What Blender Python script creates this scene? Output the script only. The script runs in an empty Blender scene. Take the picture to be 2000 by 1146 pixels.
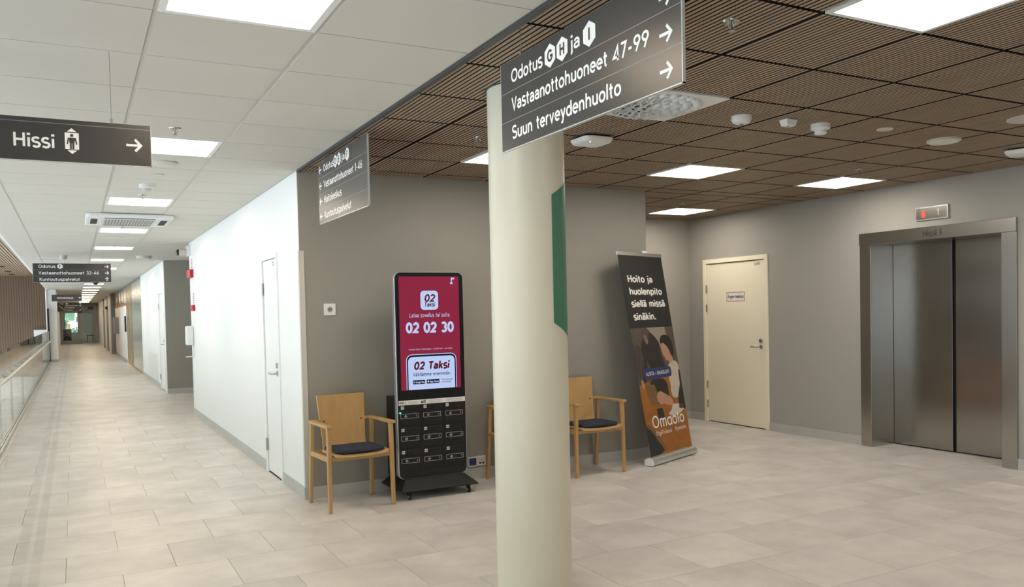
import bpy, bmesh, math, random
from mathutils import Vector, Matrix
random.seed(7)
S = bpy.context.scene
C = S.collection
PI = math.pi

# ------------------------------------------------------------------ camera, world, exposure
def cam_axes(yaw, pitch, roll):
    f = Vector((math.sin(yaw)*math.cos(pitch), math.cos(yaw)*math.cos(pitch), math.sin(pitch)))
    r = Vector((math.cos(yaw), -math.sin(yaw), 0)); u = r.cross(f)
    c, s = math.cos(roll), math.sin(roll)
    return c*r + s*u, -s*r + c*u, f
cr, cu, cf = cam_axes(0.4852, -0.0308, -0.0220)
cd = bpy.data.cameras.new('camera'); cam = bpy.data.objects.new('camera', cd); C.objects.link(cam)
m = Matrix((cr, cu, -cf)).transposed().to_4x4(); m.translation = Vector((-1.648, -6.8364, 1.5154))
cam.matrix_world = m
cd.sensor_fit = 'HORIZONTAL'; cd.sensor_width = 36; cd.lens = 1621.65/2000*36
cd.shift_y = (657.96-573)/2000; cd.clip_start = 0.05; cd.clip_end = 300
S.camera = cam
W = bpy.data.worlds.new('sky'); S.world = W; W.use_nodes = True
bg = W.node_tree.nodes['Background']; bg.inputs[0].default_value = (0.80, 0.91, 1.0, 1); bg.inputs[1].default_value = 2.6
S.view_settings.view_transform = 'Standard'; S.view_settings.look = 'None'
S.view_settings.gamma = 1; S.view_settings.use_curve_mapping = False
S.view_settings.exposure = 0.22
LAMP = 13.8          # radiance of the ceiling light diffusers

H = 2.70; XR = 5.7887; X1 = 3.5156; Y2 = 2.0621; YA = 7.17; YE = 56.5; XL = -2.47

# ------------------------------------------------------------------ materials
def lin(c):
    return tuple(((v/255)/12.92 if v <= 10 else (((v/255)+0.055)/1.055)**2.4) for v in c)
def mat(name, rgb, rough=0.6, metal=0.0, emit=0.0, var=0.0, scale=4.0, stretch=(1,1,1), bump=0.0, bscale=60.0, rand=0.0, spec=0.5, aniso=0.0):
    M = bpy.data.materials.new(name); M.use_nodes = True
    nt = M.node_tree; b = nt.nodes['Principled BSDF']
    col = lin(rgb)
    b.inputs['Base Color'].default_value = (*col, 1); b.inputs['Roughness'].default_value = rough
    b.inputs['Metallic'].default_value = metal; b.inputs['Specular IOR Level'].default_value = spec
    if aniso: b.inputs['Anisotropic'].default_value = aniso
    if emit:
        if emit < 5: b.inputs['Base Color'].default_value = (*[c*0.1 for c in col], 1)
        b.inputs['Emission Color'].default_value = (*col, 1); b.inputs['Emission Strength'].default_value = emit
    N = nt.nodes.new; L = nt.links.new
    if var or bump or rand:
        tc = N('ShaderNodeTexCoord'); mp = N('ShaderNodeMapping'); mp.inputs['Scale'].default_value = stretch
        geo = N('ShaderNodeNewGeometry')
        L(geo.outputs['Position'], mp.inputs['Vector'])
    if var or rand:
        base = N('ShaderNodeRGB'); base.outputs[0].default_value = (*col, 1)
        out = base.outputs[0]
        if var:
            nz = N('ShaderNodeTexNoise'); nz.inputs['Scale'].default_value = scale; nz.inputs['Detail'].default_value = 6
            L(mp.outputs[0], nz.inputs['Vector'])
            mr = N('ShaderNodeMapRange'); mr.inputs[1].default_value = 0.3; mr.inputs[2].default_value = 0.7
            mr.inputs[3].default_value = 1-var; mr.inputs[4].default_value = 1+var
            L(nz.outputs['Fac'], mr.inputs[0])
            mx = N('ShaderNodeVectorMath'); mx.operation = 'SCALE'
            L(out, mx.inputs[0]); L(mr.outputs[0], mx.inputs['Scale']); out = mx.outputs[0]
        if rand:
            oi = N('ShaderNodeObjectInfo'); mr2 = N('ShaderNodeMapRange')
            mr2.inputs[3].default_value = 1-rand; mr2.inputs[4].default_value = 1+rand
            L(oi.outputs['Random'], mr2.inputs[0])
            mx2 = N('ShaderNodeVectorMath'); mx2.operation = 'SCALE'
            L(out, mx2.inputs[0]); L(mr2.outputs[0], mx2.inputs['Scale']); out = mx2.outputs[0]
        L(out, b.inputs['Base Color'])
    if bump:
        nb = N('ShaderNodeTexNoise'); nb.inputs['Scale'].default_value = bscale; nb.inputs['Detail'].default_value = 3
        L(mp.outputs[0], nb.inputs['Vector'])
        bp = N('ShaderNodeBump'); bp.inputs['Strength'].default_value = bump; bp.inputs['Distance'].default_value = 0.01
        L(nb.outputs['Fac'], bp.inputs['Height']); L(bp.outputs[0], b.inputs['Normal'])
    return M
def glass_mat(name, tint, ior=1.5, rough=0.0):
    M = bpy.data.materials.new(name); M.use_nodes = True; nt = M.node_tree; nt.nodes.clear()
    N = nt.nodes.new; L = nt.links.new
    o = N('ShaderNodeOutputMaterial'); mx = N('ShaderNodeMixShader'); tr = N('ShaderNodeBsdfTransparent'); gl = N('ShaderNodeBsdfGlossy')
    geo = N('ShaderNodeNewGeometry'); dt = N('ShaderNodeVectorMath'); dt.operation = 'DOT_PRODUCT'
    L(geo.outputs['Normal'], dt.inputs[0]); L(geo.outputs['Incoming'], dt.inputs[1])
    def mth(op, x, y=None):
        q = N('ShaderNodeMath'); q.operation = op
        for i, v in enumerate((x, y)):
            if v is None: continue
            if isinstance(v, (int, float)): q.inputs[i].default_value = v
            else: L(v, q.inputs[i])
        return q.outputs[0]
    fres = mth('ADD', mth('MULTIPLY', mth('POWER', mth('SUBTRACT', 1.0, mth('ABSOLUTE', dt.outputs['Value'])), 5.0), 0.95), 0.045)
    tr.inputs[0].default_value = (*tint, 1); gl.inputs['Roughness'].default_value = rough
    L(fres, mx.inputs[0]); L(tr.outputs[0], mx.inputs[1]); L(gl.outputs[0], mx.inputs[2]); L(mx.outputs[0], o.inputs[0])
    return M
def floor_mat():
    M = mat('floor_tile', (214, 210, 206), 0.42, rand=0.03, var=0.0)
    nt = M.node_tree; N = nt.nodes.new; L = nt.links.new; b = nt.nodes['Principled BSDF']
    geo = N('ShaderNodeNewGeometry'); oi = N('ShaderNodeObjectInfo')
    ad = N('ShaderNodeVectorMath'); ad.operation = 'ADD'
    sc = N('ShaderNodeVectorMath'); sc.operation = 'SCALE'; sc.inputs['Scale'].default_value = 1
    cmb = N('ShaderNodeCombineXYZ'); mul = N('ShaderNodeMath'); mul.operation = 'MULTIPLY'; mul.inputs[1].default_value = 40
    L(oi.outputs['Random'], mul.inputs[0]); L(mul.outputs[0], cmb.inputs[2])
    L(geo.outputs['Position'], ad.inputs[0]); L(cmb.outputs[0], ad.inputs[1])
    n1 = N('ShaderNodeTexNoise'); n1.inputs['Scale'].default_value = 2.2; n1.inputs['Detail'].default_value = 5; n1.inputs['Roughness'].default_value = 0.6
    L(ad.outputs[0], n1.inputs['Vector'])
    mr = N('ShaderNodeMapRange'); mr.inputs[1].default_value = 0.32; mr.inputs[2].default_value = 0.68; mr.inputs[3].default_value = 0.80; mr.inputs[4].default_value = 1.08
    L(n1.outputs['Fac'], mr.inputs[0])
    # two greyer bands running along the corridor
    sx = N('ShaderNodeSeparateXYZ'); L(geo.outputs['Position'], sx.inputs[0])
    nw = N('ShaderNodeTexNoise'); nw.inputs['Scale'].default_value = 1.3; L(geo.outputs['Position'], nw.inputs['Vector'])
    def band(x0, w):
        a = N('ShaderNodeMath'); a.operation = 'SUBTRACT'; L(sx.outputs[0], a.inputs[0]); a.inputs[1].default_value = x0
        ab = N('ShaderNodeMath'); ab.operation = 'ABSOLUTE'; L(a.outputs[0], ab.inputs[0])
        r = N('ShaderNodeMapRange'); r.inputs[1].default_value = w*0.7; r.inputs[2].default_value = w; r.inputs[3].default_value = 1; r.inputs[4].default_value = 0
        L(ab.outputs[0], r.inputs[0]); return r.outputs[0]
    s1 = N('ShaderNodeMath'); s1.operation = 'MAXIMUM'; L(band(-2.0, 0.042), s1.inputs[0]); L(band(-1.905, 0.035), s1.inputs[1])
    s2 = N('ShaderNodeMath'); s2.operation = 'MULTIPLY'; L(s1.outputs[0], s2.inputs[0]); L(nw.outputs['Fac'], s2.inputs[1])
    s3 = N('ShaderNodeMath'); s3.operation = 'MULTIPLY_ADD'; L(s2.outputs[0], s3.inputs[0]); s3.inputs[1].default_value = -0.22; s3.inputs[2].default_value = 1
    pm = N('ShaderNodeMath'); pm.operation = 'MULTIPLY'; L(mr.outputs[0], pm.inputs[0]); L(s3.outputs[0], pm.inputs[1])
    prev = b.inputs['Base Color'].links[0].from_socket
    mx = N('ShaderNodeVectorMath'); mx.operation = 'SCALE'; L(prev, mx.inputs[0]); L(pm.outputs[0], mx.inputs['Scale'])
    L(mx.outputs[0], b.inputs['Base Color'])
    return M
def stripe_mat(name, a, bcol, axis, pitch, duty):
    M = mat(name, a, 0.6); nt = M.node_tree; N = nt.nodes.new; L = nt.links.new; b = nt.nodes['Principled BSDF']
    geo = N('ShaderNodeNewGeometry'); sx = N('ShaderNodeSeparateXYZ'); L(geo.outputs['Position'], sx.inputs[0])
    d = N('ShaderNodeMath'); d.operation = 'DIVIDE'; L(sx.outputs[axis], d.inputs[0]); d.inputs[1].default_value = pitch
    f = N('ShaderNodeMath'); f.operation = 'FRACT'; L(d.outputs[0], f.inputs[0])
    g = N('ShaderNodeMath'); g.operation = 'GREATER_THAN'; L(f.outputs[0], g.inputs[0]); g.inputs[1].default_value = duty
    mx = N('ShaderNodeMix'); mx.data_type = 'RGBA'; L(g.outputs[0], mx.inputs[0])
    mx.inputs[6].default_value = (*lin(a), 1); mx.inputs[7].default_value = (*lin(bcol), 1)
    L(mx.outputs[2], b.inputs['Base Color']); return M

M_white = mat('white_paint', (238, 238, 236), 0.55, bump=0.02, bscale=180)
M_gray = mat('gray_paint', (153, 149, 140), 0.6, bump=0.03, bscale=150)
M_gray2 = mat('gray_paint_brightened', (168, 165, 158), 0.6, bump=0.03, bscale=150)  # gray wall paint, lightened to make up for dim light on right and back walls
M_bb = mat('baseboard_grey', (186, 185, 180), 0.5, var=0.05, scale=6)
M_ctile = mat('acoustic_tile', (208, 203, 192), 0.85, bump=0.05, bscale=400, rand=0.012)
M_runner = mat('ceiling_runner', (196, 191, 182), 0.5)
M_slat = mat('slat_wood', (166, 142, 116), 0.5, var=0.10, scale=18, stretch=(1, 0.06, 1))
M_back = mat('slat_backing', (24, 20, 17), 0.9)
M_trim = mat('dark_trim', (70, 70, 70), 0.5)
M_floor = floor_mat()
M_grout = mat('grout', (150, 145, 136), 0.8)
M_emit = mat('light_diffuser', (255, 245, 230), 0.4, emit=LAMP)
M_lampframe = mat('lamp_frame', (235, 235, 230), 0.4)
M_sign = mat('sign_charcoal', (58, 57, 57), 0.32)
M_signedge = mat('sign_edge', (190, 192, 190), 0.25, spec=0.6)
M_letter = mat('sign_white', (242, 242, 240), 0.5)
M_signline = mat('sign_line', (140, 140, 142), 0.4)
M_wire = mat('steel_wire', (150, 150, 150), 0.3, metal=1)
M_column = mat('column_cream', (216, 212, 194), 0.38, bump=0.01, bscale=120)
M_green = mat('decal_green', (62, 122, 96), 0.45)
M_oak = mat('oak_wood', (188, 150, 98), 0.42, var=0.10, scale=14, stretch=(1, 1, 0.12))
M_ply = mat('oak_ply', (190, 152, 98), 0.38, var=0.08, scale=16, stretch=(1, 1, 0.10))
M_plyedge = mat('ply_edge', (216, 184, 134), 0.5)
M_cush = mat('navy_fabric', (42, 48, 66), 0.9, bump=0.15, bscale=600)
M_bolt = mat('dark_bolt', (40, 34, 28), 0.4)
M_black = mat('black_panel', (14, 14, 15), 0.28)
M_blackm = mat('black_matte', (15, 15, 16), 0.5)
M_silver = mat('silver_frame', (196, 198, 200), 0.3, metal=0.7)
M_steel = mat('brushed_steel', (178, 174, 168), 0.26, metal=1, aniso=0.4)
M_steel2 = mat('brushed_steel_door', (168, 165, 160), 0.22, metal=1, aniso=0.5)
M_chrome = mat('satin_chrome', (185, 183, 178), 0.25, metal=1)
M_cream = mat('door_cream', (249, 241, 218), 0.42)
M_wdoor = mat('door_white', (240, 240, 238), 0.4)
M_plastic = mat('white_plastic', (232, 232, 230), 0.35)
M_plastic2 = mat('offwhite_plastic', (206, 202, 192), 0.4)
M_dark = mat('dark_gap', (12, 12, 12), 0.8)
M_glass = glass_mat('clear_glass', (0.90, 0.94, 0.92), 1.55)
M_tint = mat('frosted_glass', (160, 174, 168), 0.15)
M_red = mat('sign_red', (176, 24, 36), 0.45)
M_alu = mat('aluminium', (214, 214, 210), 0.28, metal=0.9)
M_wframe = mat('window_frame', (120, 120, 118), 0.4)
M_honey = mat('honey_wood', (170, 128, 74), 0.45, var=0.1, scale=10, stretch=(1, 1, 0.1))
M_boardgrey = mat('board_grey', (140, 141, 142), 0.5)
M_scr_red = mat('screen_red', (140, 34, 62), 0.2, emit=0.75)
M_scr_white = mat('screen_white', (196, 214, 255), 0.2, emit=0.72)
M_scr_dark = mat('screen_dark', (122, 22, 44), 0.2, emit=0.35)
M_scr_navy = mat('screen_navy', (28, 34, 56), 0.2, emit=0.2)
M_led = mat('led_green', (40, 240, 150), 0.3, emit=4)
M_leddim = mat('led_dim', (20, 96, 78), 0.3, emit=0.15)
M_ledred = mat('led_red', (255, 70, 50), 0.3, emit=1.6)
M_ink = mat('ink_dark', (52, 46, 44), 0.6)
M_pl_blue = mat('plate_blue', (44, 62, 110), 0.4)
M_pl_green = mat('plate_green', (120, 150, 60), 0.4)
M_paper = mat('paper_white', (238, 236, 232), 0.6)
M_green_out = mat('tree_leaves', (120, 152, 120), 0.8, var=0.3, scale=2.5)
M_woodwall = stripe_mat('wood_wall', (122, 100, 80), (98, 80, 64), 0, 0.08, 0.6)
M_tread = mat('lower_floor', (232, 230, 226), 0.4)
M_endgrey = mat('end_frame_grey', (176, 176, 172), 0.5)

# ------------------------------------------------------------------ mesh helpers
class MB:
    def __init__(s): s.v = []; s.f = []; s.m = []
    def add(s, vs, fs, mi=0):
        o = len(s.v); s.v += [tuple(v) for v in vs]; s.f += [tuple(i+o for i in f) for f in fs]; s.m += [mi]*len(fs); return s
    def box(s, x0, x1, y0, y1, z0, z1, mi=0):
        x0, x1 = min(x0, x1), max(x0, x1); y0, y1 = min(y0, y1), max(y0, y1); z0, z1 = min(z0, z1), max(z0, z1)
        return s.add([(x0,y0,z0),(x1,y0,z0),(x1,y1,z0),(x0,y1,z0),(x0,y0,z1),(x1,y0,z1),(x1,y1,z1),(x0,y1,z1)],
                     [(0,3,2,1),(4,5,6,7),(0,1,5,4),(1,2,6,5),(2,3,7,6),(3,0,4,7)], mi)
    def prism(s, pts, fn, d0, d1, mi=0):
        """pts 2-D outline (counter-clockwise), fn(u, v, d) -> xyz; closed solid between depths d0 and d1"""
        n = len(pts); vs = [fn(u, v, d0) for u, v in pts] + [fn(u, v, d1) for u, v in pts]
        fs = [tuple(range(n))[::-1], tuple(range(n, 2*n))] + [(i, (i+1) % n, n+(i+1) % n, n+i) for i in range(n)]
        return s.add(vs, fs, mi)
    def lathe(s, prof, c=(0,0,0), n=24, axis='z', mi=0):
        vs = []; fs = []; k = len(prof)
        for i in range(n):
            a = 2*PI*i/n
            for r, z in prof:
                if axis == 'z': vs.append((c[0]+r*math.cos(a), c[1]+r*math.sin(a), c[2]+z))
                elif axis == 'x': vs.append((c[0]+z, c[1]+r*math.cos(a), c[2]+r*math.sin(a)))
                else: vs.append((c[0]+r*math.cos(a), c[1]+z, c[2]+r*math.sin(a)))
        for i in range(n):
            j = (i+1) % n
            for q in range(k-1): fs.append((i*k+q, j*k+q, j*k+q+1, i*k+q+1))
        fs.append(tuple(i*k for i in range(n))[::-1]); fs.append(tuple(i*k+k-1 for i in range(n)))
        return s.add(vs, fs, mi)
    def tube(s, path, r, n=8, mi=0):
        path = [Vector(p) for p in path]; rs = r if isinstance(r, (list, tuple)) else [r]*len(path)
        vs = []; fs = []; ref = None
        for i, p in enumerate(path):
            d = (path[min(i+1, len(path)-1)] - path[max(i-1, 0)]).normalized()
            if ref is None: ref = Vector((0,0,1)) if abs(d.z) < 0.9 else Vector((1,0,0))
            a = d.cross(ref).normalized(); b = d.cross(a).normalized(); ref = -b if ref.dot(-b) > 0 else b
            for k in range(n):
                t = 2*PI*k/n; vs.append(p + rs[i]*(math.cos(t)*a + math.sin(t)*b))
        for i in range(len(path)-1):
            for k in range(n): fs.append((i*n+k, i*n+(k+1) % n, (i+1)*n+(k+1) % n, (i+1)*n+k))
        fs.append(tuple(range(n))[::-1]); fs.append(tuple(range((len(path)-1)*n, len(path)*n)))
        return s.add(vs, fs, mi)
    def bar(s, p0, p1, w0, d0, w1=None, d1=None, mi=0):
        """rectangular bar, widths along x (w) and y (d) at each end"""
        w1 = w0 if w1 is None else w1; d1 = d0 if d1 is None else d1
        vs = []
        for p, w, d in ((p0, w0, d0), (p1, w1, d1)):
            for sx, sy in ((-1,-1),(1,-1),(1,1),(-1,1)): vs.append((p[0]+sx*w/2, p[1]+sy*d/2, p[2]))
        return s.add(vs, [(0,3,2,1),(4,5,6,7),(0,1,5,4),(1,2,6,5),(2,3,7,6),(3,0,4,7)], mi)
    def mesh(s, name, mats, bevel=0.0, seg=2, smooth=False):
        me = bpy.data.meshes.new(name); me.from_pydata(s.v, [], s.f)
        for k in (mats if isinstance(mats, (list, tuple)) else [mats]): me.materials.append(k)
        for p, mi in zip(me.polygons, s.m): p.material_index = mi
        bm = bmesh.new(); bm.from_mesh(me)
        bmesh.ops.recalc_face_normals(bm, faces=bm.faces)
        if bevel:
            es = [e for e in bm.edges if len(e.link_faces) == 2 and e.calc_face_angle(0) > 0.6]
            bmesh.ops.bevel(bm, geom=es, offset=bevel, segments=seg, affect='EDGES', profile=0.5, clamp_overlap=True)
        bm.to_mesh(me); bm.free()
        if smooth:
            for p in me.polygons: p.use_smooth = True
            try: me.set_sharp_from_angle(angle=0.7)
            except Exception: pass
        me.update(); return me
    def build(s, name, mats, parent=None, loc=(0,0,0), bevel=0.0, seg=2, smooth=False):
        return link(name, s.mesh(name, mats, bevel, seg, smooth), parent, loc)
def link(name, me, parent=None, loc=(0,0,0)):
    o = bpy.data.objects.new(name, me); C.objects.link(o); o.location = loc
    if parent: o.parent = parent
    return o
def tag(o, label=None, cat=None, group=None, kind=None):
    if label: o['label'] = label
    if cat: o['category'] = cat
    if group: o['group'] = group
    if kind: o['kind'] = kind
    return o
def thing(name, label, cat, loc=(0,0,0), group=None, rz=0.0):
    o = bpy.data.objects.new(name, None); C.objects.link(o); o.location = loc; o.rotation_euler = (0,0,rz)
    return tag(o, label, cat, group)
def struct(name, mb, mats, label=None, **k):
    o = mb.build(name, mats, **k); o['kind'] = 'structure'
    if label: o['label'] = label
    return o
def children(o): return [c for c in bpy.data.objects if c.parent == o]
def copy_tree(o, parent=None):
    c = o.copy(); C.objects.link(c); c.parent = parent
    for ch in children(o): copy_tree(ch, c)
    return c
def rrect(w, h, r, n=5, cx=0, cy=0):
    out = []
    for qx, qy, a0 in ((1,-1,-PI/2),(1,1,0),(-1,1,PI/2),(-1,-1,PI)):
        for i in range(n+1):
            a = a0 + PI/2*i/n
            out.append((cx + qx*(w/2-r) + r*math.cos(a), cy + qy*(h/2-r) + r*math.sin(a)))
    return out

# lettering: a monoline geometric sans drawn as strokes (cap height 1, x-height 0.72)
def _arc(cx, cy, rx, ry, a0, a1, n=14):
    return [(cx+rx*math.cos(math.radians(a0+(a1-a0)*i/n)), cy+ry*math.sin(math.radians(a0+(a1-a0)*i/n))) for i in range(n+1)]
def _round(cx, cy, rx, ry): return _arc(cx, cy, rx, ry, 0, 360, 24)
def _dots(x, y): return [[(x-0.005, y-0.085), (x-0.005, y+0.085)]]
XH = 0.70; RX = 0.28; RY = 0.305; MY = 0.345          # x-height bowl
_sA = _arc(0.25, 0.53, 0.215, 0.17, 30, 270, 12)[:-1] + _arc(0.25, 0.185, 0.225, 0.175, 90, -150, 14)
_SA = _arc(0.32, 0.735, 0.27, 0.225, 30, 270, 12)[:-1] + _arc(0.32, 0.27, 0.285, 0.235, 90, -150, 14)
def bowl(x=0.30): return [_round(x, MY, RX-0.02, RY-0.005)]
GL = {
 'ɑ': (0.62, bowl() + [[(0.56, 0.0), (0.56, XH)]]), 'a': (0.58, [_arc(0.275, 0.42, 0.225, 0.225, 155, 0, 12) + [(0.50, 0.0)], [(0.50, 0.395), (0.26, 0.375)] + _arc(0.25, 0.215, 0.20, 0.16, 90, 270, 10)[1:] + [(0.33, 0.065), (0.50, 0.17)]]), 'b': (0.64, bowl(0.34) + [[(0.08, 0), (0.08, 1.0)]]), 'c': (0.56, [_arc(0.31, MY, RX-0.02, RY-0.005, 45, 315, 18)]),
 'd': (0.62, bowl() + [[(0.56, 0.0), (0.56, 1.02)]]), 'e': (0.60, [[(0.05, MY+0.01), (0.56, MY+0.01)] + _arc(0.305, MY, RX-0.022, RY-0.005, 2, 318, 20)[1:]]),
 'f': (0.38, [[(0.17, 0), (0.17, 0.78)] + _arc(0.33, 0.80, 0.16, 0.16, 180, 85, 6), [(0.02, 0.64), (0.36, 0.64)]]),
 'g': (0.62, bowl() + [[(0.56, XH), (0.56, -0.04)] + _arc(0.31, -0.02, 0.25, 0.20, 0, -150, 10)]), 'h': (0.60, [[(0.08, 0), (0.08, 1.02)], [(0.08, 0.38)] + _arc(0.30, 0.40, 0.22, 0.25, 180, 0, 12) + [(0.52, 0)]]),
 'i': (0.18, [[(0.09, 0), (0.09, XH-0.02)]] + _dots(0.095, 0.93)), 'j': (0.22, [[(0.12, XH-0.02), (0.12, -0.10)] + _arc(-0.02, -0.10, 0.14, 0.13, 0, -80, 6)] + _dots(0.125, 0.93)),
 'k': (0.54, [[(0.08, 0), (0.08, 1.02)], [(0.46, XH-0.02), (0.10, 0.30)], [(0.22, 0.42), (0.50, 0)]]), 'l': (0.17, [[(0.085, 0), (0.085, 1.02)]]),
 'm': (0.90, [[(0.08, 0), (0.08, XH-0.02)], [(0.08, 0.40)] + _arc(0.265, 0.42, 0.185, 0.235, 180, 0, 10) + [(0.45, 0)], [(0.45, 0.40)] + _arc(0.635, 0.42, 0.185, 0.235, 180, 0, 10) + [(0.82, 0)]]),
 'n': (0.60, [[(0.08, 0), (0.08, XH-0.02)], [(0.08, 0.38)] + _arc(0.30, 0.40, 0.22, 0.25, 180, 0, 12) + [(0.52, 0)]]), 'o': (0.62, [_round(0.31, MY, RX-0.01, RY-0.005)]),
 'p': (0.64, bowl(0.34) + [[(0.08, -0.27), (0.08, XH)]]), 'r': (0.36, [[(0.08, 0), (0.08, XH-0.02)], [(0.08, 0.38)] + _arc(0.30, 0.40, 0.22, 0.25, 180, 80, 8)]), 's': (0.50, [_sA]),
 't': (0.38, [[(0.16, 0.92), (0.16, 0.17)] + _arc(0.30, 0.18, 0.14, 0.135, 180, 275, 8), [(0.0, 0.635), (0.36, 0.635)]]), 'u': (0.60, [[(0.08, XH-0.02), (0.08, 0.30)] + _arc(0.30, 0.28, 0.22, 0.235, 180, 360, 12), [(0.52, XH-0.02), (0.52, 0)]]),
 'v': (0.54, [[(0.04, XH-0.02), (0.27, 0.05), (0.50, XH-0.02)]]), 'x': (0.5, [[(0.04, XH-0.02), (0.46, 0)], [(0.46, XH-0.02), (0.04, 0)]]), 'y': (0.54, [[(0.04, XH-0.02), (0.28, 0.05)], [(0.50, XH-0.02), (0.19, -0.25), (0.04, -0.25)]]),
 'A': (0.76, [[(0.04, 0), (0.38, 0.95), (0.72, 0)], [(0.16, 0.30), (0.60, 0.30)]]), 'D': (0.76, [[(0.09, 0.065), (0.09, 0.935), (0.30, 0.935)] + _arc(0.30, 0.5, 0.40, 0.435, 90, -90, 16) + [(0.09, 0.065)]]),
 'E': (0.60, [[(0.56, 0.935), (0.09, 0.935), (0.09, 0.065), (0.56, 0.065)], [(0.09, 0.51), (0.52, 0.51)]]), 'F': (0.58, [[(0.56, 0.935), (0.09, 0.935), (0.09, 0)], [(0.09, 0.49), (0.52, 0.49)]]),
 'G': (0.84, [_arc(0.44, 0.5, 0.38, 0.44, 42, 340, 22) + [(0.80, 0.47), (0.46, 0.47)]]), 'H': (0.76, [[(0.09, 0), (0.09, 1)], [(0.67, 0), (0.67, 1)], [(0.09, 0.51), (0.67, 0.51)]]), 'I': (0.20, [[(0.10, 0), (0.10, 1)]]),
 'K': (0.68, [[(0.09, 0), (0.09, 1)], [(0.60, 1), (0.11, 0.42)], [(0.26, 0.58), (0.64, 0)]]), 'L': (0.54, [[(0.09, 1), (0.09, 0.065), (0.52, 0.065)]]), 'M': (0.90, [[(0.09, 0), (0.09, 0.95), (0.45, 0.25), (0.81, 0.95), (0.81, 0)]]),
 'O': (0.90, [_round(0.45, 0.5, 0.385, 0.44)]), 'P': (0.64, [[(0.09, 0), (0.09, 0.935), (0.34, 0.935)] + _arc(0.34, 0.68, 0.25, 0.255, 90, -90, 12) + [(0.09, 0.425)]]),
 'R': (0.66, [[(0.09, 0), (0.09, 0.935), (0.34, 0.935)] + _arc(0.34, 0.69, 0.245, 0.245, 90, -90, 12) + [(0.09, 0.445)], [(0.34, 0.44), (0.60, 0)]]), 'S': (0.64, [_SA]), 'T': (0.66, [[(0.02, 0.935), (0.64, 0.935)], [(0.33, 0.9), (0.33, 0)]]),
 'V': (0.72, [[(0.04, 1), (0.36, 0.06), (0.68, 1)]]), '0': (0.66, [_round(0.33, 0.5, 0.26, 0.44)]), '1': (0.40, [[(0.04, 0.78), (0.26, 0.94), (0.26, 0)]]),
 '2': (0.62, [_arc(0.31, 0.68, 0.24, 0.26, 165, -35, 12) + [(0.08, 0.07), (0.58, 0.07)]]), '3': (0.62, [_arc(0.30, 0.715, 0.22, 0.225, 150, -80, 12), _arc(0.30, 0.275, 0.25, 0.22, 80, -150, 12)]),
 '4': (0.66, [[(0.50, 0), (0.50, 0.94), (0.06, 0.24), (0.64, 0.24)]]), '5': (0.62, [[(0.54, 0.935), (0.16, 0.935), (0.12, 0.50)] + _arc(0.30, 0.32, 0.26, 0.26, 125, -150, 14)]), '6': (0.64, [_round(0.32, 0.30, 0.25, 0.24), [(0.09, 0.36), (0.42, 0.98)]]),
 '7': (0.58, [[(0.03, 0.935), (0.53, 0.935), (0.18, 0)]]), '8': (0.62, [_round(0.31, 0.72, 0.21, 0.21), _round(0.31, 0.275, 0.25, 0.215)]), '9': (0.64, [_round(0.32, 0.70, 0.25, 0.24), [(0.55, 0.64), (0.22, 0.02)]]),
 '-': (0.42, [[(0.05, 0.40), (0.37, 0.40)]]), '.': (0.20, _dots(0.10, 0.07)), ',': (0.20, [[(0.12, 0.12), (0.06, -0.12)]]), ':': (0.20, _dots(0.10, 0.07) + _dots(0.10, 0.60)), '>': (0.46, [[(0.08, 0.62), (0.34, 0.40), (0.08, 0.18)]]),
 '+': (0.56, [[(0.06, 0.40), (0.50, 0.40)], [(0.28, 0.18), (0.28, 0.62)]]), '/': (0.44, [[(0.04, -0.05), (0.38, 1.0)]]), '€': (0.62, [_arc(0.36, 0.5, 0.26, 0.42, 50, 310, 14), [(0.0, 0.57), (0.46, 0.57)], [(0.0, 0.43), (0.44, 0.43)]]), ' ': (0.34, []),
}
GL['ä'] = (GL['a'][0], GL['a'][1] + _dots(0.16, 0.92) + _dots(0.41, 0.92))
def _ribbon(pl, w):
    closed = (abs(pl[0][0]-pl[-1][0]) + abs(pl[0][1]-pl[-1][1])) < 1e-6 and len(pl) > 4
    P = [Vector(p) for p in pl]; n = len(P); vs = []
    for i in range(n):
        a = P[i-1] if i else (P[-2] if closed else None); b = P[i+1] if i < n-1 else (P[1] if closed else None)
        d0 = (P[i]-a).normalized() if a is not None else None; d1 = (b-P[i]).normalized() if b is not None else None
        if d0 is None: d0 = d1
        if d1 is None: d1 = d0
        n0 = Vector((-d0.y, d0.x)); n1 = Vector((-d1.y, d1.x)); q = n0+n1
        if q.length < 0.2: q = n0
        q = q.normalized(); k = min(1.0/max(q.dot(n0), 0.3), 2.2)
        vs += [P[i]+q*w/2*k, P[i]-q*w/2*k]
    return vs, [(2*i, 2*i+1, 2*i+3, 2*i+2) for i in range(n-1)]
def layout(s_, w, track=0.13):
    x = 0.0; out = []
    for ch in s_:
        adv, pls = GL[ch]
        if pls: out.append((x, pls))
        x += adv + track
    return out, x - track
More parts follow.
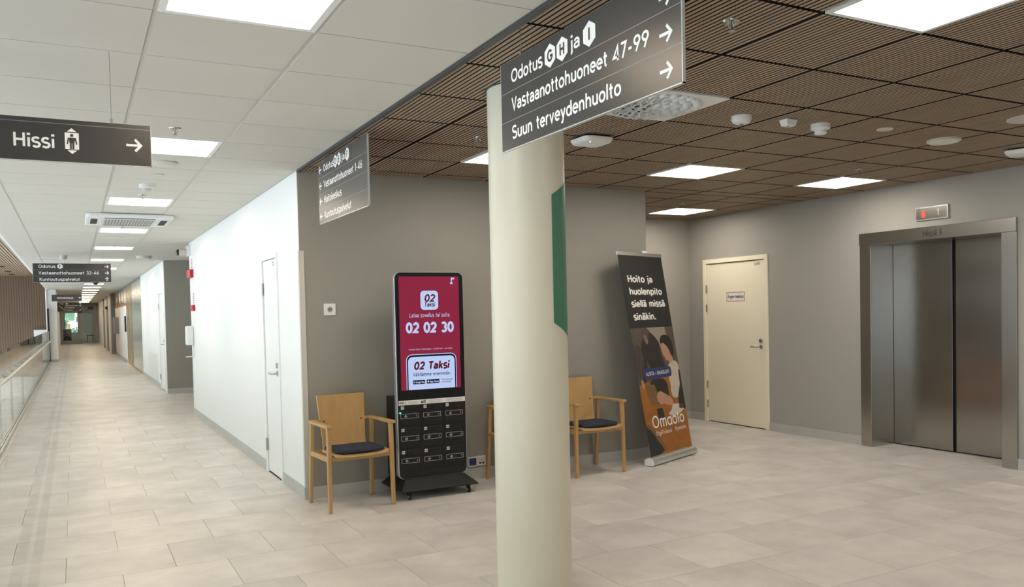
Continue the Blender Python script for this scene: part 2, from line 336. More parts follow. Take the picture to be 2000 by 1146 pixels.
def put_text(mb, s, fn, x0, base, cap, width=None, align='l', bold=0.0, shear=0.0, d=0.0006, mi=0, letters=None):
    """add string; fn(u, v, d) maps sign coordinates to xyz; cap = capital height; width squeezes or stretches to fit;
    letters = (material, parent) builds every letter as an object of its own"""
    wst = 0.165 + bold*2.8
    gl, tot = layout(s, wst); lo = -wst*0.1; hi = tot
    kx = width/tot if width else cap
    off = {'l': 0, 'c': -tot*kx/2, 'r': -tot*kx}[align]
    for gx, pls in gl:
        tgt = MB() if letters else mb
        for j, pl in enumerate(pls):
            dot = len(pl) == 2 and abs(pl[0][1]-pl[1][1]) < 0.18 and abs(pl[0][0]-pl[1][0]) < 0.01
            vs, fs = _ribbon(pl, max(wst*1.25, 0.17) if dot else wst)
            tgt.add([fn(x0+off+(gx+p.x+shear*p.y)*kx, base+p.y*cap, d + j*0.00004) for p in vs], fs, mi)
        if letters: tgt.build('letter', letters[0], letters[1])
def put_poly(mb, pts, fn, d=0.0006, mi=0):
    mb.add([fn(u, v, d) for u, v in pts], [tuple(range(len(pts)))], mi)
def put_bar(mb, a, b, w, fn, d=0.0006, mi=0):
    a = Vector(a); b = Vector(b); n = (b-a).normalized(); q = Vector((-n.y, n.x))*w/2
    put_poly(mb, [a-q, b-q, b+q, a+q], fn, d, mi)
def put_arrow(mb, cx, cy, s, direction, fn, d=0.0006, mi=0, w=None):
    w = w or s*0.17
    R = {'r': 0, 'u': PI/2, 'l': PI, 'd': -PI/2}[direction]
    def rot(x, y): return (cx + x*math.cos(R) - y*math.sin(R), cy + x*math.sin(R) + y*math.cos(R))
    put_bar(mb, rot(-s/2, 0), rot(s/2-w*0.3, 0), w, fn, d, mi)
    put_bar(mb, rot(s*0.08, s*0.42), rot(s/2, -w*0.25), w, fn, d+0.0001, mi)
    put_bar(mb, rot(s*0.08, -s*0.42), rot(s/2, w*0.25), w, fn, d+0.0002, mi)
def hexagon(cx, cy, w, h):
    return [(cx, cy-h/2), (cx+w/2, cy-h/4), (cx+w/2, cy+h/4), (cx, cy+h/2), (cx-w/2, cy+h/4), (cx-w/2, cy-h/4)]

# ------------------------------------------------------------------ structure: floor
FX = -2.50
def cells_x(y0):  # joints shifted by half a tile from row to row
    return None
fb = MB().box(FX, 6.6, -12, 2.6, -0.30, -0.006).box(FX, 3.2, 2.6, 11.6, -0.30, -0.006).box(FX, 0.3, 11.6, 62, -0.30, -0.006)
floor = struct('floor', fb, M_grout, 'pale grey beige tiled floor of the corridor and lobby')
T = 0.60; TD = 0.579; Y0 = 0.336; gap = 0.0025
tile_cache = {}
def tile_at(x0, x1, y0, y1):
    w, d = round(x1-x0-gap, 4), round(y1-y0-gap, 4)
    if w < 0.02 or d < 0.02: return
    if (w, d) not in tile_cache:
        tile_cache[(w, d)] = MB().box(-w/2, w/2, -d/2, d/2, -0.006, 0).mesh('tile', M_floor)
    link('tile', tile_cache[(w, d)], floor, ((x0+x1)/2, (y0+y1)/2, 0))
ntile = 0
for k in range(-9, 13):
    ya, yb = Y0 + (k-1)*TD, Y0 + k*TD
    off = -1.74 if k % 2 == 0 else -1.44
    xlim = XR if ya < 0 else 0.0
    if ya >= 0 and ya < Y2: segs = [(FX, 0.0), (X1, 6.6)]
    elif ya >= 0: segs = [(FX, 0.0)]
    else: segs = [(FX, 6.3 if -2.7 < ya < -0.6 else XR)]
    if ya < 0 < yb: segs = [(FX, XR)]
    for s0, s1 in segs:
        i = math.floor((s0-off)/T)
        while off + i*T < s1:
            a, b = max(off+i*T, s0), min(off+(i+1)*T, s1)
            c = Vector(((a+b)/2, (ya+yb)/2, 0)) - cam.location
            z = c.dot(cf); px = 1000 + 1621.65*c.dot(cr)/max(z, 0.01) if z > 0.3 else -9999
            if b-a > 0.02 and -500 < px < 2350:
                tile_at(a, b, ya, yb); ntile += 1
            i += 1
yt = Y0 + 12*TD
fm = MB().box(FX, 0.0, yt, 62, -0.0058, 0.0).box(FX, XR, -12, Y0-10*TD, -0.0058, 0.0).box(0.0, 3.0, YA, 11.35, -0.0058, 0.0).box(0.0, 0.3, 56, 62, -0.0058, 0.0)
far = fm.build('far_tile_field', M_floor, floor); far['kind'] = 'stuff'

# ------------------------------------------------------------------ structure: ceilings
cb = MB().box(XL, 0.0, -12, YA, H+0.004, H+0.20).box(XL, 3.1, YA, 11.4, H+0.004, H+0.20).box(XL, 0.35, 11.4, 30, H+0.004, H+0.20).box(XL-0.3, 0.35, 30, 62, H+0.004, H+0.20).box(0.0, 0.14, 0, YA, H, H+0.20)
ceil_w = struct('ceiling_white', cb, M_runner, 'white suspended tile ceiling over the corridor')
WX = [-2.15, -1.33, -0.708, 0.0]; WY0 = -3.36
LIGHT_Y = [-6.66 + 3*i for i in range(21)]
ct_cache = {}
def ctile(x0, x1, y0, y1, gx=0.022, gy=0.007):
    w, d = round(x1-x0-gx, 4), round(y1-y0-gy, 4)
    if (w, d) not in ct_cache: ct_cache[(w, d)] = MB().box(-w/2, w/2, -d/2, d/2, 0, 0.0038).mesh('ceiling_tile', M_ctile)
    link('ceiling_tile', ct_cache[(w, d)], ceil_w, ((x0+x1)/2, (y0+y1)/2, H))
for r in range(-6, 25):
    ya, yb = WY0 + r*0.6, WY0 + (r+1)*0.6
    for q in range(3):
        if q == 1 and any(abs((ya+yb)/2-ly) < 0.1 for ly in LIGHT_Y): continue
        if q == 1 and 3.2 < ya < 4.3: continue
        ctile(WX[q], WX[q+1], ya, yb)
yfar = WY0 + 25*0.6
pl = MB()
for q in (0, 2): pl.box(WX[q]+0.007, WX[q+1]-0.007, yfar, 57, H, H+0.0038)
yy = yfar
for ly in LIGHT_Y + [60]:
    if ly-0.3 > yfar and yy < 57:
        pl.box(WX[1]+0.007, WX[2]-0.007, yy, min(ly-0.3, 57), H, H+0.0038); yy = ly+0.3
pl.box(XL, -2.158, -12, 57, H, H+0.0038); pl.box(0.0, 3.0, YA, 11.3, H, H+0.0038)
pl.box(WX[0], 0.0, -12, WY0-3.6, H, H+0.0038)
fs = pl.build('plaster_field', M_ctile, ceil_w); fs['kind'] = 'stuff'
struct('trim_1', MB().box(XL-0.04, XL, -12, 30, H-0.0, H+0.55), M_white, 'white fascia edge of the corridor ceiling towards the void')

# slatted wood ceiling
cw = struct('ceiling_wood', MB().box(0.03, 6.6, -12, 2.4, H+0.05, H+0.25), M_back, 'brown slatted wood panel ceiling over the lobby')
GX = [0.03, 0.49, 1.095, 1.70, 2.305, 2.91, X1, 4.12, 4.725, 5.33, XR]
GY = [-12.0] + [-0.22 - 0.6*k for k in range(11, -1, -1)] + [0.0]
GY2 = [0.0, 0.38, 0.98, 1.58, Y2]
pcache = {}
def slat_panel(x0, x1, y0, y1):
    w, d = round(x1-x0-0.020, 4), round(y1-y0-0.022, 4)
    if (w, d) not in pcache:
        mb = MB(); n = max(1, int(round(w/0.0298))); p = w/n
        mb.box(-w/2, w/2, -d/2, d/2, 0.022, 0.030, 1)
        for i in range(n):
            a = -w/2 + i*p; mb.box(a, a+p*0.64, -d/2, d/2, 0.0006, 0.0221, 1); mb.box(a, a+p*0.64, -d/2, d/2, 0, 0.0006, 0)
        pcache[(w, d)] = mb.mesh('slat_panel', [M_slat, M_back])
    link('slat_panel', pcache[(w, d)], cw, ((x0+x1)/2, (y0+y1)/2, H))
WL = [(1.095, -5.02), (1.095, -1.42), (2.91, -1.42), (4.725, -1.42), (4.725, 0.98), (2.91, -5.02), (4.725, -3.82), (4.725, -6.22)]
DIFF = (1.095, -3.22)
def skip(x, y): return any(abs(x-a) < 0.02 and abs(y-b) < 0.02 for a, b in WL + [DIFF])
for i in range(len(GX)-1):
    for j in range(len(GY)-1):
        if not skip(GX[i], GY[j]): slat_panel(GX[i], GX[i+1], GY[j], GY[j+1])
    if GX[i] >= X1-0.01:
        for j in range(len(GY2)-1):
            if skip(GX[i], 0.98) and abs(GY2[j]-0.98) < 0.02: continue
            slat_panel(GX[i], GX[i+1], GY2[j], GY2[j+1])
struct('trim_2', MB().box(0.0, 0.028, -12, 0.0, H-0.012, H+0.05), M_trim, 'dark edge strip between white and wood ceilings')

# ------------------------------------------------------------------ structure: walls
def wall_y(name, xa, xb, y0, y1, z0, z1, ops, m, label):
    """wall running along y between xa and xb with openings (ya, yb, zb, zt)"""
    mb = MB(); y = y0
    for a, b, zb, zt in sorted(ops):
        if a > y: mb.box(xa, xb, y, a, z0, z1)
        if zt < z1: mb.box(xa, xb, a, b, zt, z1)
        if zb > z0: mb.box(xa, xb, a, b, z0, zb)
        y = b
    if y < y1: mb.box(xa, xb, y, y1, z0, z1)
    return struct(name, mb, m, label)
D2 = (0.80, 1.51, 2.10)      # white wall door
D3 = (11.62, 12.72, 2.10)
wall_y('wall_corridor', 0.0, 0.14, 0.0, YA, 0, H, [(D2[0], D2[1], 0, D2[2])], M_white, 'bright white corridor wall with a narrow door')
struct('wall_gray', MB().box(0.004, X1, -0.004, 0.14, 0, H+0.06), M_gray, 'gray wall behind the kiosk and the chairs')
struct('wall_gray_return', MB().box(X1-0.14, X1, 0.14, Y2, 0, H+0.06), M_gray, 'gray side of the recess behind the banner')
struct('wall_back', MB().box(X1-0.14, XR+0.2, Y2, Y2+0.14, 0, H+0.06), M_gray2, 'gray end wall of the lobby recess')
D1 = (0.60, 1.76, 2.14)
EL = (-2.30, -0.84, 2.16)
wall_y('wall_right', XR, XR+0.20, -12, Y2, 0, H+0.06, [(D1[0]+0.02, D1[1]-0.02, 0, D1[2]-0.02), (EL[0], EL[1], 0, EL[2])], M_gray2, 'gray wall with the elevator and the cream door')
struct('wall_rear', MB().box(-7, XR+0.2, -12.2, -12.0, -3.7, 3.4), M_white, 'white wall behind the viewer')
struct('wall_side_corridor', MB().box(0.0, 3.1, 11.3, 11.44, 0, H), M_gray, 'gray wall facing the viewer in the side passage')
struct('wall_side_end', MB().box(3.0, 3.14, YA-0.2, 11.3, 0, H), M_white)
struct('wall_passage_near', MB().box(0.14, 3.0, YA-0.14, YA, 0, H), M_white)
wall_y('wall_corridor_far', 0.0, 0.14, 11.44, 18.0, 0, H, [(D3[0], D3[1], 0, D3[2])], M_white, 'white corridor wall beyond the side passage')
struct('wall_corridor_low', MB().box(0.0, 0.14, 25.3, 34.2, 0, 2.02), M_white, 'white low wall under the wooden transom windows')
struct('wall_corridor_end', MB().box(-0.14, 0.14, 35.2, 57, 0, H), M_white, 'white wall of the far corridor')
struct('wall_left_far', MB().box(-2.62, -2.44, 30.0, 57, 0, H), M_white, 'white left wall of the far corridor')
# baseboards
def bb(name, *b): return struct(name, MB().box(*b), M_bb)
bb('baseboard_corridor', -0.012, 0.0, -0.012, D2[0]-0.01, 0, 0.10); bb('baseboard_corridor', -0.012, 0.0, D2[1]+0.01, YA, 0, 0.10)
bb('baseboard_gray', 0.0, X1+0.012, -0.016, -0.004, 0, 0.10)
bb('baseboard_return', X1, X1+0.012, -0.004, Y2, 0, 0.10)
bb('baseboard_back', X1+0.012, XR-0.012, Y2-0.012, Y2, 0, 0.10)
bb('baseboard_right', XR-0.012, XR, D1[1], Y2, 0, 0.10); bb('baseboard_right', XR-0.012, XR, -0.738, D1[0], 0, 0.10); bb('baseboard_right', XR-0.012, XR, -12, -2.40, 0, 0.10)
bb('baseboard_side', 0.0, 3.0, 11.288, 11.30, 0, 0.10)
bb('baseboard_far', -0.012, 0.0, D3[1]+0.06, 17.98, 0, 0.10); bb('baseboard_far', -0.012, 0.0, 25.3, 34.2, 0, 0.10)
# corner guards
struct('trim_3', MB().box(-0.003, 0.0, 0.0, 0.035, 0.10, 2.05).box(-0.003, 0.04, -0.008, -0.004, 0.10, 2.05), M_plastic2, 'pale corner guard where white and gray walls meet')
struct('trim_4', MB().box(X1-0.012, X1+0.003, -0.008, -0.004, 0.10, 2.05).box(X1, X1+0.003, -0.008, 0.045, 0.10, 2.05), M_plastic2, 'pale corner guard on the gray wall corner by the banner')

# void on the left with window wall
struct('wall_atrium_end', MB().box(-7, -2.55, 28.4, 28.6, -0.5, 3.25), M_woodwall, 'brown slatted wood wall across the end of the void')
sl = MB().box(-7, XL-0.04, -12, 28.4, 3.24, 3.4, 1)
x = -7.0
while x < XL-0.08:
    sl.box(x, x+0.045, -12, 28.4, 3.20, 3.245, 0); x += 0.068
struct('ceiling_atrium', sl, [M_slat, M_back], 'brown slatted wood ceiling over the void')
struct('floor_lower', MB().box(-7.2, 0, -12, 60, -3.9, -3.7), M_tread, 'pale floor of the storey below')
struct('wall_slab_edge', MB().box(FX-0.02, FX, -12, 28.4, -0.42, -0.008), M_white)
wl = MB()
for k in range(28):
    y = -12 + k*1.5; wl.box(-7.1, -6.95, y, y+0.06, -3.7, 3.4)
for z in (-3.7, -0.35, 0.75, 3.0): wl.box(-7.1, -6.95, -12, 28.6, z, z+(0.12 if z != -0.35 else 0.45))
struct('window_1', wl, M_wframe, 'grey framed window wall beyond the void')
we = MB()
for k in range(13): we.box(-7+k*0.36, -6.95+k*0.36, 28.42, 28.55, -3.7, -0.5)
struct('window_2', we, M_wframe, 'lower storey windows at the end of the void')
struct('wall_low_end', MB().box(-2.95, -2.53, 28.15, 28.38, 0, 1.22), M_white, 'low white wall end behind the glass balustrade')
struct('wall_pillar', MB().box(-2.52, -2.20, 28.5, 30.0, 0, H), M_white, 'white pillar at the end of the balustrade')
bb('baseboard_pillar', -2.53, -2.19, 28.49, 30.0, 0, 0.10)

# ------------------------------------------------------------------ ceiling lights
def ceiling_light(name, cx, cy, label, group, size=0.60, lit=0.55, z=H):
    t = thing(name, label, 'ceiling light', (cx, cy, z), group)
    a, b = size/2, lit/2
    fr_ = MB().box(-a, a, -a, -b, -0.002, 0.02).box(-a, a, b, a, -0.002, 0.02).box(-a, -b, -b, b, -0.002, 0.02).box(b, a, -b, b, -0.002, 0.02).box(-a, a, -a, a, 0.02, 0.03)
    fr_.build('frame', M_lampframe, t)
    MB().box(-b, b, -b, b, 0.004, 0.012).build('diffuser', M_emit, t)
    return t
ordn = ['nearest', 'second', 'third', 'fourth', 'fifth', 'sixth', 'seventh', 'eighth', 'ninth', 'tenth', 'eleventh', 'twelfth', 'thirteenth', 'fourteenth', 'fifteenth', 'sixteenth', 'seventeenth', 'eighteenth', 'nineteenth', 'twentieth']
for i, ly in enumerate(LIGHT_Y):
    if ly > 60: break
    lab = 'square white ceiling light behind the viewer over the corridor' if i == 0 else f'square white ceiling light, {ordn[i-1]} in the corridor row from the viewer'
    ceiling_light('ceiling_light', (WX[1]+WX[2])/2, ly, lab, 'square lights in the white corridor ceiling', 0.606)
wl_labels = ['square light in wood ceiling at the top right edge of the photo', 'square light in wood ceiling partly hidden by the column',
             'largest whole square light in wood ceiling, above the gray wall end', 'square light in wood ceiling nearest to the elevator',
             'small distant square light in wood ceiling above the banner recess', 'square light in wood ceiling outside the frame at right', 'square light in wood ceiling before the elevator, outside the frame', 'square light in wood ceiling behind the viewer along the elevator wall']
for (x, y), lab in zip(WL, wl_labels):
    ceiling_light('ceiling_light', x+0.3025, y+0.30, lab, 'square lights in the wood ceiling', 0.598, 0.55)

# ------------------------------------------------------------------ round column
cx, cy_, cr_ = 0.541, -2.893, 0.205
col = thing('column', 'round cream column with a green hexagon mark', 'column', (cx, cy_, 0))
MB().lathe([(cr_, 0.0), (cr_, H)], n=64).build('shaft', M_column, col, smooth=True)
MB().lathe([(cr_+0.012, H-0.004), (cr_+0.012, H+0.0)], n=48).build('collar', M_trim, col, smooth=True)
yaw_c = math.atan2(cam.location.y-cy_, cam.location.x-cx)     # decal starts 38.5 deg to the right of the side facing the viewer
hx = MB(); n = 24; w_, side0, side1 = 0.64, 1.45, 2.12
vs = []; fcs = []
for i in range(n+1):
    u = w_*i/n; ang = yaw_c + math.radians(38.5) + u/cr_
    e = 0.57*(u if u < w_/2 else w_-u)
    for zz in (side0-e*0.9, side1+e): vs.append(((cr_+0.0012)*math.cos(ang), (cr_+0.0012)*math.sin(ang), zz))
for i in range(n): fcs.append((2*i, 2*i+2, 2*i+3, 2*i+1))
hx.add(vs, fcs).build('hexagon_decal', M_green, col, smooth=True)['label'] = 'green hexagon decal wrapped round the shaft'

# ------------------------------------------------------------------ signs
def sign_board(name, label, fn, w, h, lip=True, thick=0.012, loc=(0,0,0)):
    """fn(u, v, d) -> local xyz; u from the board's left edge, v from its bottom edge, d towards the reader"""
    t = thing(name, label, 'sign', loc)
    MB().prism([(0.004, 0.004), (w-0.004, 0.004), (w-0.004, h), (0.004, h)], fn, -thick+0.001, 0).build('panel', M_sign, t)
    MB().prism([(0, 0), (w, 0), (w, 0.004), (0, 0.004)], fn, -thick, -0.0005).prism([(w-0.004, 0), (w, 0), (w, h), (w-0.004, h)], fn, -thick, -0.0005).prism([(0, 0), (0.004, 0), (0.004, h), (0, h)], fn, -thick, -0.0005).build('clear_edge', M_signedge, t)
    return t
def finish_text(mb, t, m=None, name='lettering'):
    o = mb.build(name, m or M_letter, t); o['kind'] = 'stuff'; return o
def rows(t, fn, w, zs, name='divider'):
    for z in zs: MB().prism([(0.004, z-0.0012), (w-0.004, z-0.0012), (w-0.004, z+0.0012), (0.004, z+0.0012)], fn, -0.0002, 0.0004).build(name, M_signline, t)
def hooks(t, fn, us, h, top):
    for u in us:
        mb = MB(); p0 = fn(u, h-0.02, -0.006); p1 = fn(u, top, -0.006); mb.tube([p0, p1], 0.0012, 6); mb.build('hanging_wire', M_wire, t)
        mb = MB(); q0 = fn(u, h-0.015, -0.006); q1 = fn(u, h+0.02, -0.006); mb.tube([q0, q1], 0.005, 8); mb.build('wire_clip', M_wire, t)
# big sign: left edge at y=-3.60 running towards the viewer; plane x = 0.03
fnx = lambda u, v, d: (-d, -u, v)
WB, HB = 1.215, 0.375; ZB = 2.205
t = sign_board('direction_sign', 'large hanging sign with Vastaanottohuoneet 47-99 in front of the column', fnx, WB, HB, loc=(0.03, -3.60, ZB))
rows(t, fnx, WB, [0.123, 0.246])
for s_, u_, v_, w_t in (('Odotus', 0.10, 0.279, 0.262), ('ja', 0.576, 0.279, 0.062), ('Vastaanottohuoneet 47-99', 0.10, 0.161, 0.95), ('Suun terveydenhuolto', 0.10, 0.043, 0.79)):
    put_text(None, s_, fnx, u_, v_, 0.054, w_t, letters=(M_letter, t))
for u, ch in ((0.423, 'G'), (0.514, 'H'), (0.702, 'I')):
    mb = MB(); put_poly(mb, hexagon(u, 0.304, 0.080, 0.094), fnx); o = mb.build('hexagon', M_letter, t)
    mb = MB(); put_text(mb, ch, fnx, u, 0.304-0.022, 0.044, None, 'c', 0.02, d=0.0012); mb.build('lettering', M_sign, o)
for v in (0.288, 0.173, 0.058):
    mb = MB(); put_arrow(mb, 1.135, v, 0.062, 'r', fnx); mb.build('arrow', M_letter, t)
hooks(t, fnx, (0.175, 1.04), HB, H-ZB)
# second sign: same plane, further down
WB2, HB2 = 1.185, 0.455; ZB2 = 2.205
t = sign_board('direction_sign', 'hanging sign with Vastaanottohuoneet 1-46 and left arrows by the gray wall', fnx, WB2, HB2, loc=(0.03, -0.56, ZB2))
rows(t, fnx, WB2, [0.11, 0.222, 0.343])
mb = MB(); put_text(mb, 'Odotus', fnx, 0.15, 0.378, 0.050, 0.27, bold=-0.006); put_text(mb, 'ja', fnx, 0.625, 0.378, 0.05, 0.07, bold=-0.006)
put_text(mb, 'Vastaanottohuoneet 1-46', fnx, 0.15, 0.258, 0.052, 0.925, bold=-0.006); put_text(mb, 'Hoitokeskus', fnx, 0.15, 0.145, 0.052, 0.45, bold=-0.006)
put_text(mb, 'Kuntoutuspalvelut', fnx, 0.15, 0.032, 0.052, 0.67, bold=-0.006); finish_text(mb, t)
for u, ch in ((0.468, 'D'), (0.56, 'E'), (0.756, 'F')):
    mb = MB(); put_poly(mb, hexagon(u, 0.402, 0.082, 0.094), fnx); o = mb.build('hexagon', M_letter, t)
    mb = MB(); put_text(mb, ch, fnx, u, 0.38, 0.044, None, 'c', 0.02, d=0.0012); mb.build('lettering', M_sign, o)
for v in (0.402, 0.282, 0.168, 0.056):
    mb = MB(); put_arrow(mb, 0.062, v, 0.064, 'l', fnx); mb.build('arrow', M_letter, t)
hooks(t, fnx, (0.16, 0.99), HB2, H-ZB2)
# signs facing the viewer, across the corridor
fny = lambda u, v, d: (u, -d, v)
WH = 1.19
t = sign_board('direction_sign', 'hanging black Hissi sign with elevator pictogram at the left edge', fny, WH, 0.185, loc=(-2.50, -2.75, 2.20))
rows(t, fny, WH, [0.166])
put_text(None, 'Hissi', fny, 0.653, 0.060, 0.057, 0.152, bold=0.0, letters=(M_letter, t))
mb = MB(); put_arrow(mb, 1.117, 0.094, 0.062, 'r', fny); mb.build('arrow', M_letter, t)
ico = MB(); cxi = 0.872; put_poly(ico, [(cxi-0.027, 0.059), (cxi+0.027, 0.059), (cxi+0.027, 0.130), (cxi-0.027, 0.130)], fny)
put_poly(ico, [(cxi-0.019, 0.134), (cxi+0.019, 0.134), (cxi, 0.150)], fny); put_poly(ico, [(cxi-0.019, 0.055), (cxi, 0.039), (cxi+0.019, 0.055)], fny)
ico = ico.build('elevator_pictogram', M_letter, t)
man = MB()
put_poly(man, [(cxi+0.0065*math.cos(a*PI/6), 0.1185+0.0065*math.sin(a*PI/6)) for a in range(12)], fny, 0.0012)
put_poly(man, [(cxi-0.009, 0.084), (cxi+0.009, 0.084), (cxi+0.013, 0.109), (cxi-0.013, 0.109)], fny, 0.0012)
for s_ in (-1, 1):
    put_bar(man, (cxi+s_*0.0048, 0.060), (cxi+s_*0.0048, 0.086), 0.0075, fny, 0.0013); put_bar(man, (cxi+s_*0.0185, 0.080), (cxi+s_*0.0125, 0.108), 0.0055, fny, 0.0014)
man.build('figure', M_sign, ico)
hooks(t, fny, (0.15, 1.03), 0.185, 0.50)
def front_sign(label, x0, y, z0, w, h, spec, arrows, hexes=(), divs=(), wires=(), name='direction_sign'):
    t = sign_board(name, label, fny, w, h, loc=(x0, y, z0)); rows(t, fny, w, divs)
    mb = MB()
    for s, u, v, cap, wd in spec: put_text(mb, s, fny, u, v, cap, wd, bold=-0.002, d=0.002)
    finish_text(mb, t)
    for u, v, d in arrows:
        mb = MB(); put_arrow(mb, u, v, 0.065, d, fny, 0.002, w=0.016); mb.build('arrow', M_letter, t)
    for u, v, ch in hexes:
        mb = MB(); put_poly(mb, hexagon(u, v, 0.086, 0.092), fny, 0.002); o = mb.build('hexagon', M_letter, t)
        mb = MB(); put_text(mb, ch, fny, u, v-0.023, 0.046, None, 'c', 0.02, d=0.004); mb.build('lettering', M_sign, o)
    if wires: hooks(t, fny, wires, h, H-z0)
    return t
front_sign('hanging sign with Vastaanottohuoneet 32-46 over the middle of the corridor', -2.253, 9.96, 2.208, 1.24, 0.334,
           [('Odotus', 0.09, 0.255, 0.055, 0.262), ('Vastaanottohuoneet 32-46', 0.09, 0.140, 0.056, 0.95), ('Kuntoutuspalvelut', 0.10, 0.027, 0.054, 0.63)],
           [(1.168, 0.281, 'r'), (1.168, 0.166, 'r'), (1.168, 0.053, 'u')], [(0.425, 0.283, 'F')], [0.110, 0.220], (0.50, 1.13))
front_sign('small hanging Hoitokeskus sign far down the corridor', -2.32, 27.3, 2.24, 0.97, 0.24, [('Hoitokeskus', 0.17, 0.09, 0.065, 0.52)], [(0.89, 0.12, 'r')], (), (), (0.2, 0.8))
t = front_sign('hanging sign with stair pictogram and four rows at the corridor end', -2.24, 33.5, 1.93, 0.94, 0.38,
           [('Odotus', 0.10, 0.31, 0.045, 0.16), ('Vastaanottohuoneet', 0.28, 0.225, 0.045, 0.50), ('Kuntoutuspalvelut', 0.28, 0.14, 0.045, 0.36), ('Hoitokeskus', 0.28, 0.04, 0.045, 0.30)],
           [(0.86, 0.335, 'r'), (0.86, 0.25, 'r'), (0.86, 0.06, 'r')], [(0.36, 0.33, 'E')], (0.195, 0.105), (0.2, 0.8))
mb = MB()
for k in range(5): put_bar(mb, (0.05+k*0.04, 0.24-k*0.036), (0.095+k*0.04, 0.24-k*0.036), 0.012, fny, 0.003); put_bar(mb, (0.093+k*0.04, 0.24-k*0.036), (0.093+k*0.04, 0.204-k*0.036), 0.012, fny, 0.0032)
mb.build('stair_pictogram', M_letter, t)

# ------------------------------------------------------------------ kiosk
KY = -0.38
kx0, kx1, kz0, kz1 = 0.675, 1.297, 0.145, 1.862
K = thing('charging_kiosk', 'black kiosk with red taxi screen above nine small lockers', 'kiosk', ((kx0+kx1)/2, KY, 0))
kc = (kx0+kx1)/2; kw = kx1-kx0; kh = kz1-kz0
fk = lambda u, v, d: (u, -d, v)                      # local: u from centre, v height, d towards viewer
MB().prism(rrect(kw, kh, 0.055, 6, 0, kz0+kh/2), fk, -0.055, 0.0).build('bezel', M_silver, K, bevel=0.003, seg=1)
MB().prism(rrect(kw-0.016, kh-0.016, 0.048, 6, 0, kz0+kh/2), fk, -0.002, 0.003).build('front_glass', M_black, K)
MB().box(-kw/2+0.012, kw/2-0.012, 0.055, 0.30, 0.15, 0.82).build('locker_body', M_blackm, K, bevel=0.008)
MB().box(-kw/2+0.03, kw/2-0.03, 0.055, 0.10, 0.82, 1.80).build('screen_housing', M_blackm, K, bevel=0.008)
L_ = lambda x: x-kc
scr = MB().prism([(L_(0.715), 0.883), (L_(1.252), 0.883), (L_(1.252), 1.822), (L_(0.715), 1.822)], fk, 0.002, 0.0036).build('screen', M_scr_red, K)
scr['label'] = 'lit red screen with taxi advert'
mb = MB().prism(rrect(0.158, 0.158, 0.03, 5, L_(0.982), 1.624), fk, 0.0034, 0.0040); lg = mb.build('logo_tile', M_scr_white, scr)
put_text(None, '02', fk, L_(0.982), 1.612, 0.060, 0.088, 'c', 0.02, 0.15, 0.0044, letters=(M_scr_dark, scr)); put_text(None, 'Taksi', fk, L_(0.982), 1.572, 0.034, 0.094, 'c', 0.015, 0.15, 0.0044, letters=(M_scr_dark, scr))
mb = MB(); put_text(mb, 'Lataa sovellus tai soita', fk, L_(0.98), 1.484, 0.034, 0.358, 'c', -0.020, 0.15, 0.0042)
put_text(None, '02 02 30', fk, L_(0.983), 1.357, 0.082, 0.423, 'c', 0.03, 0, 0.0042, letters=(M_scr_white, scr))
put_text(mb, 'Puhelun hinta: 1,25€/puhelu + 0,049€/sek + pvm/mpm', fk, L_(0.985), 1.212, 0.013, 0.39, 'c', -0.02, 0, 0.0042)
mb.build('lettering', M_scr_white, scr)
mb = MB().prism([(L_(1.182), 1.772), (L_(1.190), 1.772), (L_(1.190), 1.812), (L_(1.182), 1.812)], fk, 0.0034, 0.0042).prism([(L_(1.190), 1.797), (L_(1.212), 1.797), (L_(1.212), 1.812), (L_(1.190), 1.812)], fk, 0.0034, 0.0042)
mb.prism([(L_(1.186)+0.013*math.cos(a*PI/6), 1.765+0.008*math.sin(a*PI/6)) for a in range(12)], fk, 0.0034, 0.0042)
mb.build('flag_mark', M_scr_white, scr)
def phone_outline(w, h, r, n=6):   # rounded on top only, cut off by the screen edge
    out = [(-w/2, 0), (w/2, 0)]
    for i in range(n+1): a = PI/2*i/n; out.append((w/2-r+r*math.cos(a), h-r+r*math.sin(a)))
    for i in range(n+1): a = PI/2+PI/2*i/n; out.append((-w/2+r+r*math.cos(a), h-r+r*math.sin(a)))
    return out
pc = L_(0.989)
MB().prism([(pc+u, 0.884+v) for u, v in phone_outline(0.452, 0.294, 0.050)], fk, 0.0034, 0.0039).build('phone_rim', M_scr_white, scr)
MB().prism([(pc+u, 0.884+v) for u, v in phone_outline(0.440, 0.288, 0.046)], fk, 0.0034, 0.0042).build('phone_edge', M_scr_navy, scr)
MB().prism([(pc+u, 0.884+v) for u, v in phone_outline(0.418, 0.272, 0.038)], fk, 0.0034, 0.0046).build('phone_screen', M_scr_white, scr)
put_text(None, '02 Taksi', fk, L_(0.987), 1.051, 0.062, 0.313, 'c', 0.025, 0.15, 0.0052, letters=(M_scr_dark, scr))
mb = MB(); put_text(mb, 'Välitämme enemmän.', fk, L_(0.990), 0.996, 0.028, 0.342, 'c', -0.006, 0, 0.0052)
put_text(mb, 'Tilaa ilmaiseksi', fk, L_(1.070), 0.950, 0.014, 0.112, 'l', -0.015, 0, 0.0052); put_text(mb, 'sovelluksella', fk, L_(1.070), 0.930, 0.014, 0.09, 'l', -0.015, 0, 0.0052)
mb.build('lettering', M_scr_navy, scr)
